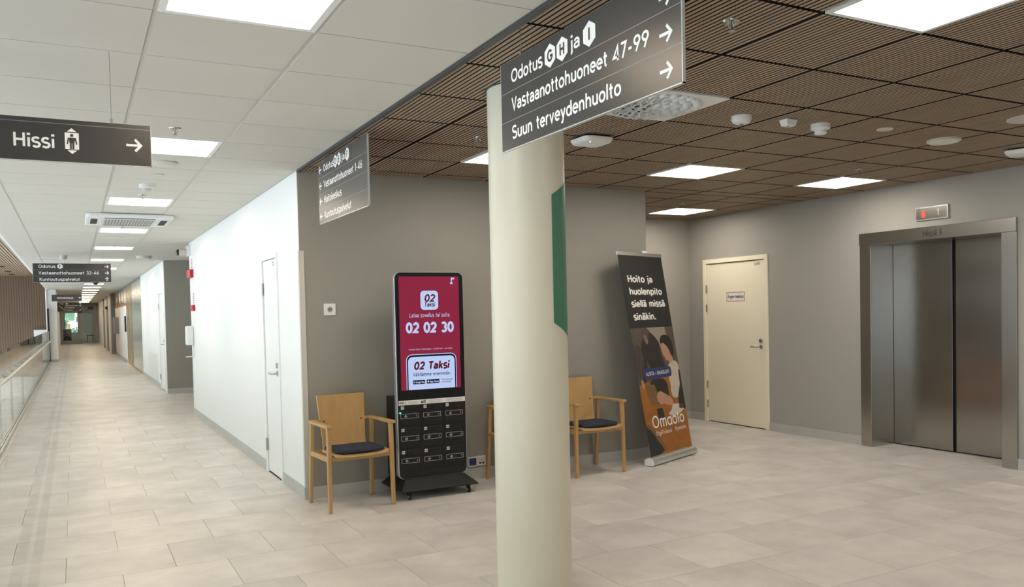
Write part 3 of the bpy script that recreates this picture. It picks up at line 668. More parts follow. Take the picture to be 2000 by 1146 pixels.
for a, b, s in ((0.818, 0.926, 'Google Play'), (0.940, 1.055, 'App Store')):
    bd = MB().prism(rrect(b-a, 0.034, 0.005, 3, L_((a+b)/2), 0.946), fk, 0.0044, 0.0052).build('store_badge', M_scr_navy, scr)
    mb = MB(); put_text(mb, s, fk, L_(a+0.026), 0.938, 0.015, b-a-0.032, 'l', 0.01, 0, 0.0058)
    if s[0] == 'G': put_poly(mb, [(L_(a+0.008), 0.937), (L_(a+0.021), 0.946), (L_(a+0.008), 0.955)], fk, 0.0058)
    else: put_poly(mb, [(L_(a+0.0145)+0.0075*math.cos(q*PI/5), 0.946+0.0085*math.sin(q*PI/5)) for q in range(10)], fk, 0.0058)
    mb.build('lettering', M_scr_white, scr)
# info strip
st = MB().prism([(L_(0.688), 0.762), (L_(1.286), 0.762), (L_(1.286), 0.800), (L_(0.688), 0.800)], fk, 0.002, 0.0046).build('info_strip', M_paper, K)
mb = MB(); put_text(mb, 'RFID', fk, L_(0.694), 0.773, 0.016, 0.040, 'l', 0.02, 0, 0.0052)
for k in range(3):
    r = 0.006+0.005*k
    for q in range(-2, 2): put_bar(mb, (L_(0.737)+r*math.cos(q*0.4), 0.781+r*math.sin(q*0.4)), (L_(0.737)+r*math.cos((q+1)*0.4), 0.781+r*math.sin((q+1)*0.4)), 0.0018, fk, 0.0052)
mb.build('lettering', M_ink, st)
mb = MB()
for a, b in ((0.77, 0.87), (0.95, 1.08), (1.11, 1.27)):
    for z in (0.789, 0.780, 0.771): put_bar(mb, (L_(a), z), (L_(b-random.random()*0.02), z), 0.0022, fk, 0.0052)
mb.build('fine_print', M_boardgrey, st)
MB().prism([(L_(0.884), 0.770), (L_(0.904), 0.770), (L_(0.904), 0.788), (L_(0.884), 0.788)], fk, 0.004, 0.0054).build('print_mark', M_pl_blue, st)
MB().prism([(L_(0.907), 0.772), (L_(0.927), 0.772), (L_(0.927), 0.795), (L_(0.907), 0.795)], fk, 0.004, 0.0054).build('print_mark', M_pl_green, st)
# nine lockers
num = 0
for r_i in range(3):
    for c_i in range(3):
        num += 1
        u0 = L_(0.702 + 0.2*c_i); zt = 0.757 - 0.185*r_i
        d = MB().box(u0-0.006, u0+0.178, -0.0042, -0.001, zt-0.172, zt-0.002).build('locker_door', M_blackm, K, bevel=0.002, seg=1)
        MB().prism(rrect(0.026, 0.026, 0.003, 2, u0+0.018, zt-0.016), fk, 0.004, 0.0052).build('number_plate', M_paper, d)
        mb = MB(); put_text(mb, f'{num:02d}', fk, u0+0.018, zt-0.023, 0.014, 0.018, 'c', 0.02, 0, 0.0058); mb.build('lettering', M_ink, d)
        w2, h2, cz = 0.158, 0.040, zt-0.087; u2 = u0+0.079
        fr2 = MB(); o_ = rrect(w2, h2, 0.004, 2, u2, cz); i_ = rrect(w2-0.006, h2-0.006, 0.003, 2, u2, cz); n2 = len(o_)
        fr2.add([fk(a, b, 0.0062) for a, b in o_] + [fk(a, b, 0.0062) for a, b in i_] + [fk(a, b, 0.004) for a, b in o_] + [fk(a, b, 0.004) for a, b in i_],
                [(k, (k+1) % n2, n2+(k+1) % n2, n2+k) for k in range(n2)] + [(k, 2*n2+k, 2*n2+(k+1) % n2, (k+1) % n2) for k in range(n2)] + [(n2+k, n2+(k+1) % n2, 3*n2+(k+1) % n2, 3*n2+k) for k in range(n2)])
        fr2.build('lock_frame', M_silver, d)
        MB().lathe([(0.012, 0), (0.012, -0.006), (0.009, -0.0075)], (u0+0.045, -0.004, cz), 16, 'y').build('lock', M_chrome, d)
        MB().box(u0+0.0435, u0+0.0465, -0.0125, -0.0115, cz-0.006, cz+0.005).build('keyhole', M_dark, d)
        MB().box(u0+0.135, u0+0.143, -0.006, -0.004, cz-0.007, cz+0.007).build('latch_mark', M_boardgrey, d)
        MB().box(u0+0.045, u0+0.135, -0.0052, -0.004, zt-0.040, zt-0.030).build('light_slot', M_black, d)
        if num > 1: MB().box(u0+0.118, u0+0.132, -0.0058, -0.0051, zt-0.038, zt-0.032).build('indicator', M_leddim, d)
MB().lathe([(0.007, 0), (0.007, -0.004), (0.004, -0.006)], (L_(0.699), -0.004, 0.700), 12, 'y').build('status_led', M_led, K)['label'] = 'glowing green light beside the first locker'
# base with casters
fbk = MB(); top = [(-0.27, -0.035), (0.27, -0.035), (0.27, 0.30), (-0.27, 0.30)]; mid = [(-0.345, -0.145), (0.345, -0.145), (0.345, 0.345), (-0.345, 0.345)]
vs = [(a, b, 0.15) for a, b in top] + [(a, b, 0.078) for a, b in mid] + [(a, b, 0.066) for a, b in mid]
fbk.add(vs, [(0,1,2,3)] + [(i, 4+i, 4+(i+1) % 4, (i+1) % 4) for i in range(4)] + [(4+i, 8+i, 8+(i+1) % 4, 4+(i+1) % 4) for i in range(4)] + [(11,10,9,8)])
fbk.build('base_skirt', M_blackm, K, bevel=0.006)
for sx in (-1, 1):
    for yy_ in (-0.115, 0.315):
        cs = MB().lathe([(0.011, 0), (0.024, 0.002), (0.024, 0.020), (0.011, 0.022)], (sx*0.265-0.011, yy_, 0.025), 16, 'x').build('caster', M_blackm, K)
        MB().box(sx*0.265-0.016, sx*0.265+0.016, yy_-0.004, yy_+0.02, 0.045, 0.068).build('caster_fork', M_blackm, cs)
        MB().lathe([(0.010, 0), (0.010, 0.028)], (sx*0.265-0.014, yy_, 0.025), 12, 'x').build('caster_hub', M_silver, cs)

# ------------------------------------------------------------------ chairs
def make_chair():
    t = thing('armchair', 'x', 'chair')
    hw, fy, ry = 0.262, -0.232, 0.225
    for s in (-1, 1):
        MB().bar((s*hw, fy, 0.0), (s*(hw-0.006), fy+0.012, 0.652), 0.030, 0.030, 0.034, 0.040).build('leg', M_oak, t, bevel=0.007)
        MB().bar((s*hw, ry, 0.0), (s*(hw-0.006), ry-0.055, 0.652), 0.030, 0.030, 0.034, 0.040).build('leg', M_oak, t, bevel=0.007)
        fa = lambda u, v, d: (s*u, v, d)
        MB().prism([(0.232, -0.262), (0.284, -0.262), (0.280, 0.10), (0.274, 0.205), (0.185, 0.205), (0.185, 0.165), (0.232, 0.160), (0.240, 0.08)] if s > 0 else
                   [(0.232, -0.262), (0.240, 0.08), (0.232, 0.160), (0.185, 0.165), (0.185, 0.205), (0.274, 0.205), (0.280, 0.10), (0.284, -0.262)], fa, 0.650, 0.674).build('armrest', M_oak, t, bevel=0.006)
        MB().bar((s*(hw-0.003), fy+0.02, 0.416), (s*(hw-0.003), fy+0.021, 0.417), 0.02, 0.02)
        MB().add([(s*(hw-0.013), fy+0.01, 0.388), (s*(hw+0.009), fy+0.01, 0.388), (s*(hw+0.009), ry-0.03, 0.392), (s*(hw-0.013), ry-0.03, 0.392),
                  (s*(hw-0.013), fy+0.01, 0.430), (s*(hw+0.009), fy+0.01, 0.430), (s*(hw+0.009), ry-0.03, 0.428), (s*(hw-0.013), ry-0.03, 0.428)],
                 [(0,3,2,1),(4,5,6,7),(0,1,5,4),(1,2,6,5),(2,3,7,6),(3,0,4,7)]).build('side_rail', M_oak, t, bevel=0.004)
        MB().lathe([(0.0065, 0), (0.0065, -0.006)], (s*0.158, 0.1625, 0.660), 10, 'y').build('bolt', M_bolt, t)
    MB().box(-hw+0.01, hw-0.01, fy+0.004, fy+0.026, 0.392, 0.428).build('front_rail', M_oak, t, bevel=0.003)
    MB().box(-hw+0.01, hw-0.01, ry-0.05, ry-0.03, 0.392, 0.428).build('rear_rail', M_oak, t, bevel=0.003)
    # bent ply: profile (y, z, half width)
    def shell(prof, th, curve):
        mb = MB(); nx = 12; rowsT = []; rowsB = []
        P = [Vector((y, z)) for y, z, w in prof]
        for i, (y, z, w) in enumerate(prof):
            d = (P[min(i+1, len(P)-1)]-P[max(i-1, 0)]).normalized(); nrm = Vector((-d.y, d.x))
            for k in range(nx+1):
                q = -1+2*k/nx; c = curve(i)*q*q
                yy, zz = y + nrm.x*c, z + nrm.y*c
                rowsT.append((q*w, yy, zz)); rowsB.append((q*w, yy-nrm.x*th, zz-nrm.y*th))
        nr = len(prof); W_ = nx+1; o = nr*W_
        fs_ = []; ms = []
        for i in range(nr-1):
            for k in range(nx):
                a = i*W_+k; fs_.append((a, a+1, a+W_+1, a+W_)); ms.append(0); fs_.append((o+a, o+a+W_, o+a+W_+1, o+a+1)); ms.append(0)
        for k in range(nx):
            fs_.append((k, o+k, o+k+1, k+1)); ms.append(1); a = (nr-1)*W_+k; fs_.append((a, a+1, o+a+1, o+a)); ms.append(1)
        for i in range(nr-1):
            a = i*W_; fs_.append((a, a+W_, o+a+W_, o+a)); ms.append(1); a = i*W_+nx; fs_.append((a, o+a, o+a+W_, a+W_)); ms.append(1)
        mb.v = rowsT+rowsB; mb.f = fs_; mb.m = ms; return mb
    seat = [(-0.268, 0.428, 0.212), (-0.250, 0.437, 0.226), (-0.15, 0.440, 0.228), (0.0, 0.436, 0.226), (0.07, 0.436, 0.210), (0.105, 0.440, 0.192)]
    shell(seat, 0.012, lambda i: 0.014).build('seat', [M_ply, M_plyedge], t, smooth=True)
    back = [(0.105, 0.440, 0.192), (0.122, 0.448, 0.186), (0.133, 0.465, 0.183), (0.140, 0.50, 0.182), (0.158, 0.60, 0.187), (0.178, 0.72, 0.195), (0.200, 0.868, 0.203)]
    shell(back, 0.012, lambda i: 0.008).build('backrest', [M_ply, M_plyedge], t, smooth=True)
    MB().prism(rrect(0.40, 0.345, 0.05, 5, 0, -0.085), lambda u, v, d: (u, v, d + 0.010*(u/0.2)**2), 0.441, 0.464).build('cushion', M_cush, t, bevel=0.008)
    return t
chair = make_chair()
for i, (x, y, a, lab) in enumerate([(0.285, -0.345, 4.2, 'oak armchair with navy seat pad left of the kiosk'), (1.900, -0.305, 2.0, 'oak armchair mostly hidden behind the cream column'),
                                    (2.580, -0.272, 1.0, 'oak armchair with navy seat pad between column and banner')]):
    o = chair if i == 0 else copy_tree(chair)
    o.location = (x, y, 0); o.rotation_euler.z = math.radians(a); tag(o, lab, 'chair', 'oak armchairs along the gray wall')

# ------------------------------------------------------------------ roll-up banner
BL, BR = Vector((3.215, -0.425, 0.085)), Vector((3.985, -0.105, 0.085))
BV = Vector((-0.232, 0.170, 1.962))
BU = BR-BL; BN = BU.cross(BV).normalized()      # BN points away from viewer or towards? fixed below
if BN.dot(cam.location-BL) < 0: BN = -BN
bo = Vector((3.6, -0.265, 0))
B = thing('roll_up_banner', 'leaning roll-up banner with white Finnish slogan and a photo', 'banner', bo)
fb_ = lambda u, v, d: tuple(BL + BU*u + BV*v + BN*d - bo)      # u, v in 0..1
def fbm(u, v, d): return fb_(u, v, d)
M_bn_black = mat('banner_black', (34, 31, 30), 0.5); M_bn_room = mat('banner_room', (88, 78, 70), 0.55, var=0.15, scale=6); M_bn_suit = mat('banner_suit', (44, 37, 36), 0.55)
M_bn_skin = mat('banner_skin', (186, 140, 112), 0.55); M_bn_hair = mat('banner_hair', (36, 26, 22), 0.55); M_bn_top = mat('banner_blouse', (196, 186, 168), 0.55, var=0.08, scale=30)
M_bn_table = mat('banner_table', (158, 98, 34), 0.5, var=0.16, scale=8, stretch=(0.6, 1, 2)); M_bn_blue = mat('banner_blue', (44, 56, 104), 0.5); M_bn_txt = mat('banner_text', (240, 238, 234), 0.5)
M_bn_tan = mat('banner_tan', (122, 92, 52), 0.5, var=0.12, scale=14); M_bn_lt = mat('banner_window', (150, 140, 122), 0.5); M_bn_hair2 = mat('banner_grey_hair', (84, 72, 62), 0.55); M_bn_skin2 = mat('banner_skin_dark', (136, 104, 84), 0.55); M_bn_paper = mat('banner_paper', (206, 198, 184), 0.55)  # second skin colour is a darker tone for the printed man's face
M_bn_grey = mat('banner_grey', (70, 62, 62), 0.55)
sheet = MB().prism([(0, 0), (1, 0), (1, 1), (0, 1)], fbm, -0.0012, 0).build('banner_sheet', M_bn_black, B)
def bp(pts, m_, d, name='printed_shape'):
    if name.split('_')[1] in ('jacket', 'sleeve', 'head', 'face', 'hand', 'hair', 'blouse', 'skirt', 'arm'):
        for _ in range(2):
            q = []
            for i, a in enumerate(pts):
                b = pts[(i+1) % len(pts)]; q += [(a[0]*0.75+b[0]*0.25, a[1]*0.75+b[1]*0.25), (a[0]*0.25+b[0]*0.75, a[1]*0.25+b[1]*0.75)]
            pts = q
    mb = MB(); put_poly(mb, pts, fbm, d); return mb.build(name, m_, sheet)
bp([(0, 0.0), (1, 0.0), (1, 0.42), (0.62, 0.40), (0.0, 0.35)], M_bn_table, 0.0003, 'printed_table')
bp([(0, 0.35), (0.62, 0.385), (1, 0.40), (1, 0.632), (0.0, 0.632)], M_bn_room, 0.0004, 'printed_room')
bp([(0.37, 0.632), (0.80, 0.632), (0.83, 0.50), (0.66, 0.48), (0.60, 0.56)], M_bn_lt, 0.0005, 'printed_window')
bp([(0.0, 0.0), (0.22, 0.0), (0.34, 0.015), (0.10, 0.125), (0.0, 0.15)], M_bn_black, 0.0005, 'printed_edge')
bp([(0.0, 0.150), (0.10, 0.125), (0.35, 0.018), (0.40, 0.020), (0.14, 0.140), (0.0, 0.165)], M_bn_tan, 0.0006, 'printed_rim')
# leaning man
bp([(0.00, 0.36), (0.10, 0.355), (0.14, 0.46), (0.17, 0.53), (0.26, 0.60), (0.36, 0.61), (0.50, 0.597), (0.60, 0.555), (0.62, 0.49), (0.66, 0.44), (0.70, 0.39), (0.40, 0.38), (0.30, 0.44), (0.26, 0.48), (0.24, 0.42), (0.20, 0.36)], M_bn_suit, 0.0007, 'printed_jacket')
bp([(0.0, 0.545), (0.16, 0.55), (0.20, 0.47), (0.14, 0.40), (0.05, 0.37), (0.0, 0.42)], M_bn_grey, 0.0008, 'printed_sleeve')
bp([(0.23, 0.622), (0.30, 0.63), (0.39, 0.622), (0.40, 0.60), (0.37, 0.575), (0.35, 0.55), (0.31, 0.546), (0.27, 0.57), (0.22, 0.595)], M_bn_hair2, 0.0009, 'printed_head')
bp([(0.27, 0.60), (0.33, 0.592), (0.36, 0.57), (0.35, 0.552), (0.31, 0.548), (0.28, 0.572)], M_bn_skin2, 0.0010, 'printed_face')
bp([(0.06, 0.375), (0.10, 0.38), (0.12, 0.35), (0.09, 0.325), (0.06, 0.34)], M_bn_skin, 0.0010, 'printed_hand')
# seated woman
bp([(0.62, 0.555), (0.66, 0.585), (0.76, 0.593), (0.88, 0.580), (0.93, 0.545), (0.93, 0.49), (0.84, 0.465), (0.72, 0.50), (0.66, 0.54)], M_bn_hair, 0.0009, 'printed_hair')
bp([(0.655, 0.552), (0.72, 0.548), (0.80, 0.525), (0.84, 0.49), (0.88, 0.470), (0.88, 0.44), (0.78, 0.44), (0.76, 0.462), (0.71, 0.455), (0.69, 0.475), (0.66, 0.51)], M_bn_skin, 0.0010, 'printed_face')
bp([(0.70, 0.425), (0.82, 0.452), (0.93, 0.455), (1.0, 0.43), (1.0, 0.27), (0.88, 0.265), (0.74, 0.26), (0.70, 0.29), (0.72, 0.335), (0.70, 0.36)], M_bn_top, 0.0010, 'printed_blouse')
bp([(0.86, 0.27), (0.95, 0.33), (0.96, 0.40), (1.0, 0.41), (1.0, 0.20), (0.84, 0.205)], M_bn_suit, 0.0011, 'printed_chair')
bp([(0.22, 0.36), (0.36, 0.375), (0.60, 0.37), (0.66, 0.33), (0.62, 0.25), (0.40, 0.235), (0.30, 0.27)], M_bn_suit, 0.0009, 'printed_skirt')
bp([(0.14, 0.35), (0.34, 0.345), (0.40, 0.28), (0.36, 0.245), (0.20, 0.255), (0.14, 0.30)], M_bn_tan, 0.0010, 'printed_laptop')
bp([(0.34, 0.275), (0.38, 0.305), (0.46, 0.31), (0.54, 0.295), (0.72, 0.262), (0.72, 0.225), (0.60, 0.232), (0.50, 0.245), (0.42, 0.238), (0.38, 0.25)], M_bn_skin, 0.0012, 'printed_arm')
bp([(0.30, 0.225), (0.44, 0.225), (0.46, 0.175), (0.36, 0.16), (0.31, 0.175)], M_bn_suit, 0.0010, 'printed_phone')
bp([(0.56, 0.19), (0.64, 0.205), (0.70, 0.235), (0.96, 0.225), (0.94, 0.195), (0.80, 0.175), (0.66, 0.17)], M_bn_paper, 0.0011, 'printed_paper')
mb = MB()
bw = BU.length; bh = BV.length
fbt = lambda u, v, d: fb_(u/bw, v/bh, d)
for s, u, v, w in (('Hoito ja', 0.13, 0.868, 0.56), ('huolenpito', 0.13, 0.806, 0.74), ('siellä missä', 0.13, 0.744, 0.77), ('sinäkin.', 0.13, 0.679, 0.50)):
    put_text(None, s, fbt, u*bw, v*bh-0.012, 0.066, w*bw, 'l', 0.02, 0, 0.0014, letters=(M_bn_txt, sheet))
put_text(None, 'Omɑolo', fbt, 0.15*bw, 0.132*bh, 0.122, 0.76*bw, 'l', -0.012, 0, 0.0018, letters=(M_bn_txt, sheet))
put_text(mb, 'DigiFinland', fbt, 0.20*bw, 0.095*bh, 0.040, 0.36*bw, 'l', -0.018, 0, 0.0018); put_text(mb, 'Kymsote', fbt, 0.66*bw, 0.098*bh, 0.040, 0.26*bw, 'l', -0.018, 0, 0.0018)
mb.build('lettering', M_bn_txt, sheet)
MB().prism(rrect(0.66*bw, 0.054*bh, 0.045, 5, 0.46*bw, 0.402*bh), fbt, 0.0004, 0.0020).build('printed_button', M_bn_blue, sheet)
mb = MB(); put_text(mb, 'ALOITA > OMAOLO.FI', fbt, 0.46*bw, 0.393*bh, 0.036, 0.54*bw, 'c', -0.006, 0, 0.0026); mb.build('lettering', M_bn_txt, sheet)
MB().prism([(-0.005, 0.995), (1.005, 0.995), (1.005, 1.012), (-0.005, 1.012)], fbm, -0.012, 0.006).build('top_rail', M_alu, B)
# base: extruded profile along the banner foot
un = BU.normalized(); nn = Vector((un.y, -un.x, 0))
if nn.dot(cam.location-BL) < 0: nn = -nn
base = MB(); prof = [(0.038, 0.006), (0.047, 0.014), (0.048, 0.040), (0.036, 0.066), (0.015, 0.078), (-0.015, 0.078), (-0.044, 0.066), (-0.054, 0.040), (-0.052, 0.014), (-0.040, 0.006)]
fbase = lambda u, v, d: tuple(Vector((BL.x, BL.y, 0)) - bo*1.0 + nn*u + Vector((0, 0, v)) + un*d)
base.prism(prof, fbase, -0.025, bw+0.025).build('cassette', M_alu, B, bevel=0.003, seg=1)
for d0, d1 in ((-0.034, -0.026), (bw+0.026, bw+0.034)): MB().prism([(u*1.04, v*1.02) for u, v in prof], fbase, d0, d1).build('end_cap', M_plastic, B)
for d0 in (0.10, bw-0.14): MB().prism([(-0.12, 0.0), (0.09, 0.0), (0.09, 0.006), (-0.12, 0.006)], fbase, d0, d0+0.04).build('foot', M_alu, B)
MB().tube([fb_(0.5, 0.0, -0.02), fb_(0.5, 1.0, -0.02)], 0.008, 10).build('support_pole', M_alu, B)
MB().box(-0.025, 0.025, -0.006, 0.006, 0.0, 0.05).build('pole_clip', M_plastic, B, loc=fb_(0.62, 1.0, -0.012))

# ------------------------------------------------------------------ doors
def lever(parent, fn, m_=M_chrome, length=0.125, lock=True):
    """fn(u, v, d): u along the door from the handle spindle, v up, d out of the door"""
    def disc(u, v, r, d0, d1, nm):
        MB().prism([(u+r*math.cos(2*PI*k/18), v+r*math.sin(2*PI*k/18)) for k in range(18)], fn, d0, d1).build(nm, m_, parent, bevel=0.0015, seg=1)
    disc(0, 0, 0.026, 0.0, 0.010, 'handle_rose')
    MB().tube([fn(0, 0, 0.005), fn(0, 0, 0.048), fn(0.012, 0, 0.058), fn(length, 0, 0.058)], 0.0095, 10).build('handle', m_, parent, smooth=True)
    if lock: disc(0, 0.075, 0.026, 0.0, 0.016, 'lock_cylinder')
# door_1: cream door in the right wall (facing -x)
d1 = bpy.data.objects.new('door_1', None); C.objects.link(d1); d1.location = (XR, 0, 0); tag(d1, 'cream door with an Argon-keskus sign beside the banner', kind='structure')
f0, f1, ft = D1
for y0, y1, nm in ((f0, f0+0.055, 'door_jamb'), (f1-0.055, f1, 'door_jamb')): MB().box(-0.018, 0.10, y0, y1, 0, ft).build(nm, M_cream, d1, bevel=0.003, seg=1)
MB().box(-0.018, 0.10, f0+0.055, f1-0.055, ft-0.055, ft).build('door_head', M_cream, d1, bevel=0.003, seg=1)
MB().box(0.10, 0.13, f0+0.05, f1-0.05, 0, ft-0.05).build('door_gap', M_dark, d1)
lf = MB().box(0.006, 0.05, f0+0.065, f1-0.060, 0.012, ft-0.062).build('door_leaf', M_cream, d1, bevel=0.002, seg=1)
lever(lf, lambda u, v, d: (0.006-d, 0.735+u, 1.015+v))
for z in (1.755, 1.50, 0.49, 0.235): MB().tube([(-0.010, f1-0.060, z-0.05), (-0.010, f1-0.060, z+0.05)], 0.009, 10).build('hinge', M_chrome, lf)
fx = lambda u, v, d: (XR+0.006-d, u, v)
fxr = lambda u, v, d: (XR+0.006-d, -u, v)    # reading left to right as seen from the lobby
nb = MB(); put_text(nb, '2.095', lambda u, v, d: (0.006-d, -u, v), -0.835, 2.018, 0.032, 0.10, 'l', 0.004, 0, 0.001); nb.build('room_number', M_ink, lf)
ps = thing('door_sign', 'white Argon-keskus paper sign with red border on the cream door', 'sign', (XR+0.006, 1.17, 1.64))
fs0 = lambda u, v, d: (-d, -u, v)
MB().prism([(-0.163, -0.058), (0.163, -0.058), (0.163, 0.058), (-0.163, 0.058)], fs0, 0, 0.001).build('border', M_red, ps)
MB().prism([(-0.156, -0.051), (0.156, -0.051), (0.156, 0.051), (-0.156, 0.051)], fs0, 0.0005, 0.0016).build('paper', M_paper, ps)
mb = MB(); put_text(mb, 'Argon-keskus', fs0, 0, -0.018, 0.042, 0.285, 'c', 0.012, 0, 0.0022); mb.build('lettering', M_ink, ps)
# door_2: white door in the corridor wall (facing -x)
def corridor_door(name, label, D, num, x=0.0, hinge_far=True, yh=None):
    d = bpy.data.objects.new(name, None); C.objects.link(d); d.location = (x, 0, 0); tag(d, label, kind='structure')
    a, b, top_ = D
    for y0, y1 in ((a, a+0.045), (b-0.045, b)): MB().box(-0.014, 0.10, y0, y1, 0, top_).build('door_jamb', M_wdoor, d, bevel=0.003, seg=1)
    MB().box(-0.014, 0.10, a+0.045, b-0.045, top_-0.045, top_).build('door_head', M_wdoor, d, bevel=0.003, seg=1)
    MB().box(0.09, 0.12, a+0.04, b-0.04, 0, top_-0.04).build('door_gap', M_dark, d)
    lf = MB().box(0.002, 0.042, a+0.050, b-0.050, 0.014, top_-0.050).build('door_leaf', M_wdoor, d, bevel=0.002, seg=1)
    yh = yh or a+0.13
    lever(lf, lambda u, v, q: (0.002-q, yh+u, 0.99+v))
    for z in (1.78, 0.27): MB().tube([(-0.012, b-0.048, z-0.06), (-0.012, b-0.048, z+0.06)], 0.011, 10).build('hinge', M_chrome, lf)
    if num:      # tiny number print, too small to read
        nb = MB(); fq = lambda u, v, q: (0.002-q, -u, v)
        for k in range(2):
            for j in range(3): put_bar(nb, (-a-0.225+j*0.026, 1.992+k*0.022), (-a-0.207+j*0.026, 1.992+k*0.022), 0.013, fq, 0.001)
        nb.build('room_number', M_boardgrey, lf)
    return d
corridor_door('door_2', 'narrow white door in the bright corridor wall', D2, True)
corridor_door('door_3', 'white door beside the gray side passage down the corridor', D3, False)

# ------------------------------------------------------------------ elevator
E_ = thing('elevator_entrance', 'stainless steel elevator doors and frame marked Hissi 1', 'elevator', (XR, -1.57, 0))
ey = lambda y: y+1.57
e1, e2, hE = -0.738, -2.401, 2.254
XD = 0.335
MB().box(-0.030, 0.0, ey(e2), ey(e1), 2.130, hE).build('header', M_steel, E_, bevel=0.002, seg=1)
MB().box(-0.020, 0.0, ey(-0.870), ey(e1), 0.0, 2.130).build('jamb', M_steel, E_, bevel=0.002, seg=1)
MB().box(-0.020, 0.0, ey(e2), ey(-2.262), 0.0, 2.130).build('jamb', M_steel, E_, bevel=0.002, seg=1)
MB().box(0.0, XD+0.06, ey(-0.870), ey(-0.842), 0.0, 2.145).build('reveal', M_steel, E_)
MB().box(0.0, XD+0.06, ey(-2.295), ey(-2.262), 0.0, 2.145).build('reveal', M_steel, E_)
MB().box(0.0, XD+0.06, ey(-2.262), ey(-0.870), 2.130, 2.155).build('reveal_head', M_steel, E_)
MB().box(XD+0.002, XD+0.034, ey(-1.545), ey(-0.872), 0.012, 2.130).build('door_panel', M_steel2, E_, bevel=0.002, seg=1)
MB().box(XD+0.020, XD+0.052, ey(-2.262), ey(-1.570), 0.012, 2.130).build('door_panel', M_steel2, E_, bevel=0.002, seg=1)
MB().box(XD+0.030, XD+0.058, ey(-1.572), ey(-1.535), 0.0, 2.130).build('door_gap', M_dark, E_)
MB().box(XD-0.02, XD+0.06, ey(-2.262), ey(-0.870), -0.004, 0.006).build('sill', M_alu, E_)
mb = MB(); put_text(mb, 'Hissi 1', lambda u, v, d: (-0.030-d, -u, v), -0.08, 2.160, 0.056, 0.20, 'l', 0.008, 0, 0.001); mb.build('lettering', M_ink, E_)
struct('wall_elevator_back', MB().box(XR+0.42, XR+0.5, -2.6, -0.6, 0, H), M_dark)
ind = thing('floor_indicator', 'steel floor indicator with glowing red arrow above the elevator', 'indicator', (XR, -1.575, 2.385))
fi = lambda u, v, d: (-d, -u, v)
MB().prism(rrect(0.35, 0.132, 0.008, 3), fi, 0.0, 0.020).build('housing', M_silver, ind, bevel=0.002, seg=1)
MB().prism(rrect(0.326, 0.108, 0.004, 3), fi, 0.018, 0.0212).build('face', M_steel, ind)
MB().prism([(-0.105, -0.036), (-0.062, -0.036), (-0.062, -0.014), (-0.078, 0.034), (-0.089, 0.034), (-0.105, -0.014)], fi, 0.020, 0.0224).build('arrow_light', M_ledred, ind)
mb = MB(); put_text(mb, '1', fi, 0.06, -0.03, 0.06, None, 'l', 0.0, 0, 0.0222); mb.build('digit', M_silver, ind)

# ------------------------------------------------------------------ wall sockets
fy_ = lambda u, v, d: (u, -d, v)
def plate(name, label, x, z, w, h, m_, group=None):
    t = thing(name, label, 'socket', (x, -0.004, z), group)
    MB().prism(rrect(w, h, 0.006, 3), fy_, 0.0, 0.010).build('cover_plate', m_, t, bevel=0.002, seg=1)
    return t
t = plate('wall_socket', 'white square wall socket on the gray wall above the left chair', 0.242, 1.565, 0.098, 0.098, M_plastic)
o_ = MB(); o_.lathe([(0.024, -0.0105), (0.021, -0.0115), (0.019, -0.0095)], (0, 0, 0), 20, 'y'); o_.build('socket_ring', M_plastic2, t)
MB().prism([(0.0188*math.cos(k*PI/10), 0.0188*math.sin(k*PI/10)) for k in range(20)], fy_, 0.010, 0.0110).build('socket_well', M_boardgrey, t)
for s in (-1, 1): MB().prism([(s*0.009+0.0032*math.cos(k*PI/5), 0.0032*math.sin(k*PI/5)) for k in range(10)], fy_, 0.0108, 0.0126).build('pin_hole', M_dark, t)
t = plate('data_socket', 'blue faced data socket just right of the kiosk', 1.518, 0.157, 0.086, 0.090, M_plastic)
MB().prism(rrect(0.070, 0.066, 0.004, 3), fy_, 0.008, 0.0125).build('face', M_pl_blue, t)
for s in (-1, 1): MB().prism(rrect(0.016, 0.014, 0.002, 2, s*0.016, -0.004), fy_, 0.012, 0.0135).build('port', M_blackm, t)
t = plate('data_socket', 'white data socket behind the middle chair leg', 1.606, 0.160, 0.086, 0.090, M_plastic)
MB().prism(rrect(0.062, 0.062, 0.004, 3), fy_, 0.008, 0.0125).build('face', M_plastic2, t)
for s in (-1, 1): MB().prism(rrect(0.017, 0.013, 0.002, 2, s*0.015, -0.020), fy_, 0.012, 0.0135).build('port', M_dark, t)

# ------------------------------------------------------------------ ceiling devices
def sprinkler(x, y, label, z=H):
    t = thing('sprinkler', label, 'sprinkler', (x, y, z), 'sprinkler heads in the ceiling')
    MB().lathe([(0.038, 0.0), (0.036, -0.006), (0.020, -0.009), (0.012, -0.009)], n=20).build('escutcheon', M_chrome, t, smooth=True)
    MB().tube([(-0.012, 0, -0.006), (-0.015, 0, -0.022), (0, 0, -0.040), (0.015, 0, -0.022), (0.012, 0, -0.006)], 0.003, 6).build('yoke', M_chrome, t)
    MB().lathe([(0.003, -0.006), (0.004, -0.038)], n=8).build('bulb', M_chrome, t)
    MB().lathe([(0.016, -0.040), (0.016, -0.042)], n=12).build('deflector', M_chrome, t)
for x, y, lab in ((0.81, -4.19, 'sprinkler head in wood ceiling right of the large sign'), (0.825, -1.72, 'sprinkler head in wood ceiling left of the column'), (4.53, -1.76, 'sprinkler head in wood ceiling near the elevator light'),
                  (4.53, 0.66, 'sprinkler head in wood ceiling above the banner recess'), (-1.05, -1.27, 'nearest sprinkler head in the white ceiling, right of the Hissi sign'), (-1.03, 1.80, 'second sprinkler head in the white ceiling, before the third light'),
                  (-1.06, 4.85, 'third sprinkler head in the white ceiling, past the air conditioner'), (-1.05, 7.85, 'fourth sprinkler head in the white ceiling')):
    sprinkler(x, y, lab)
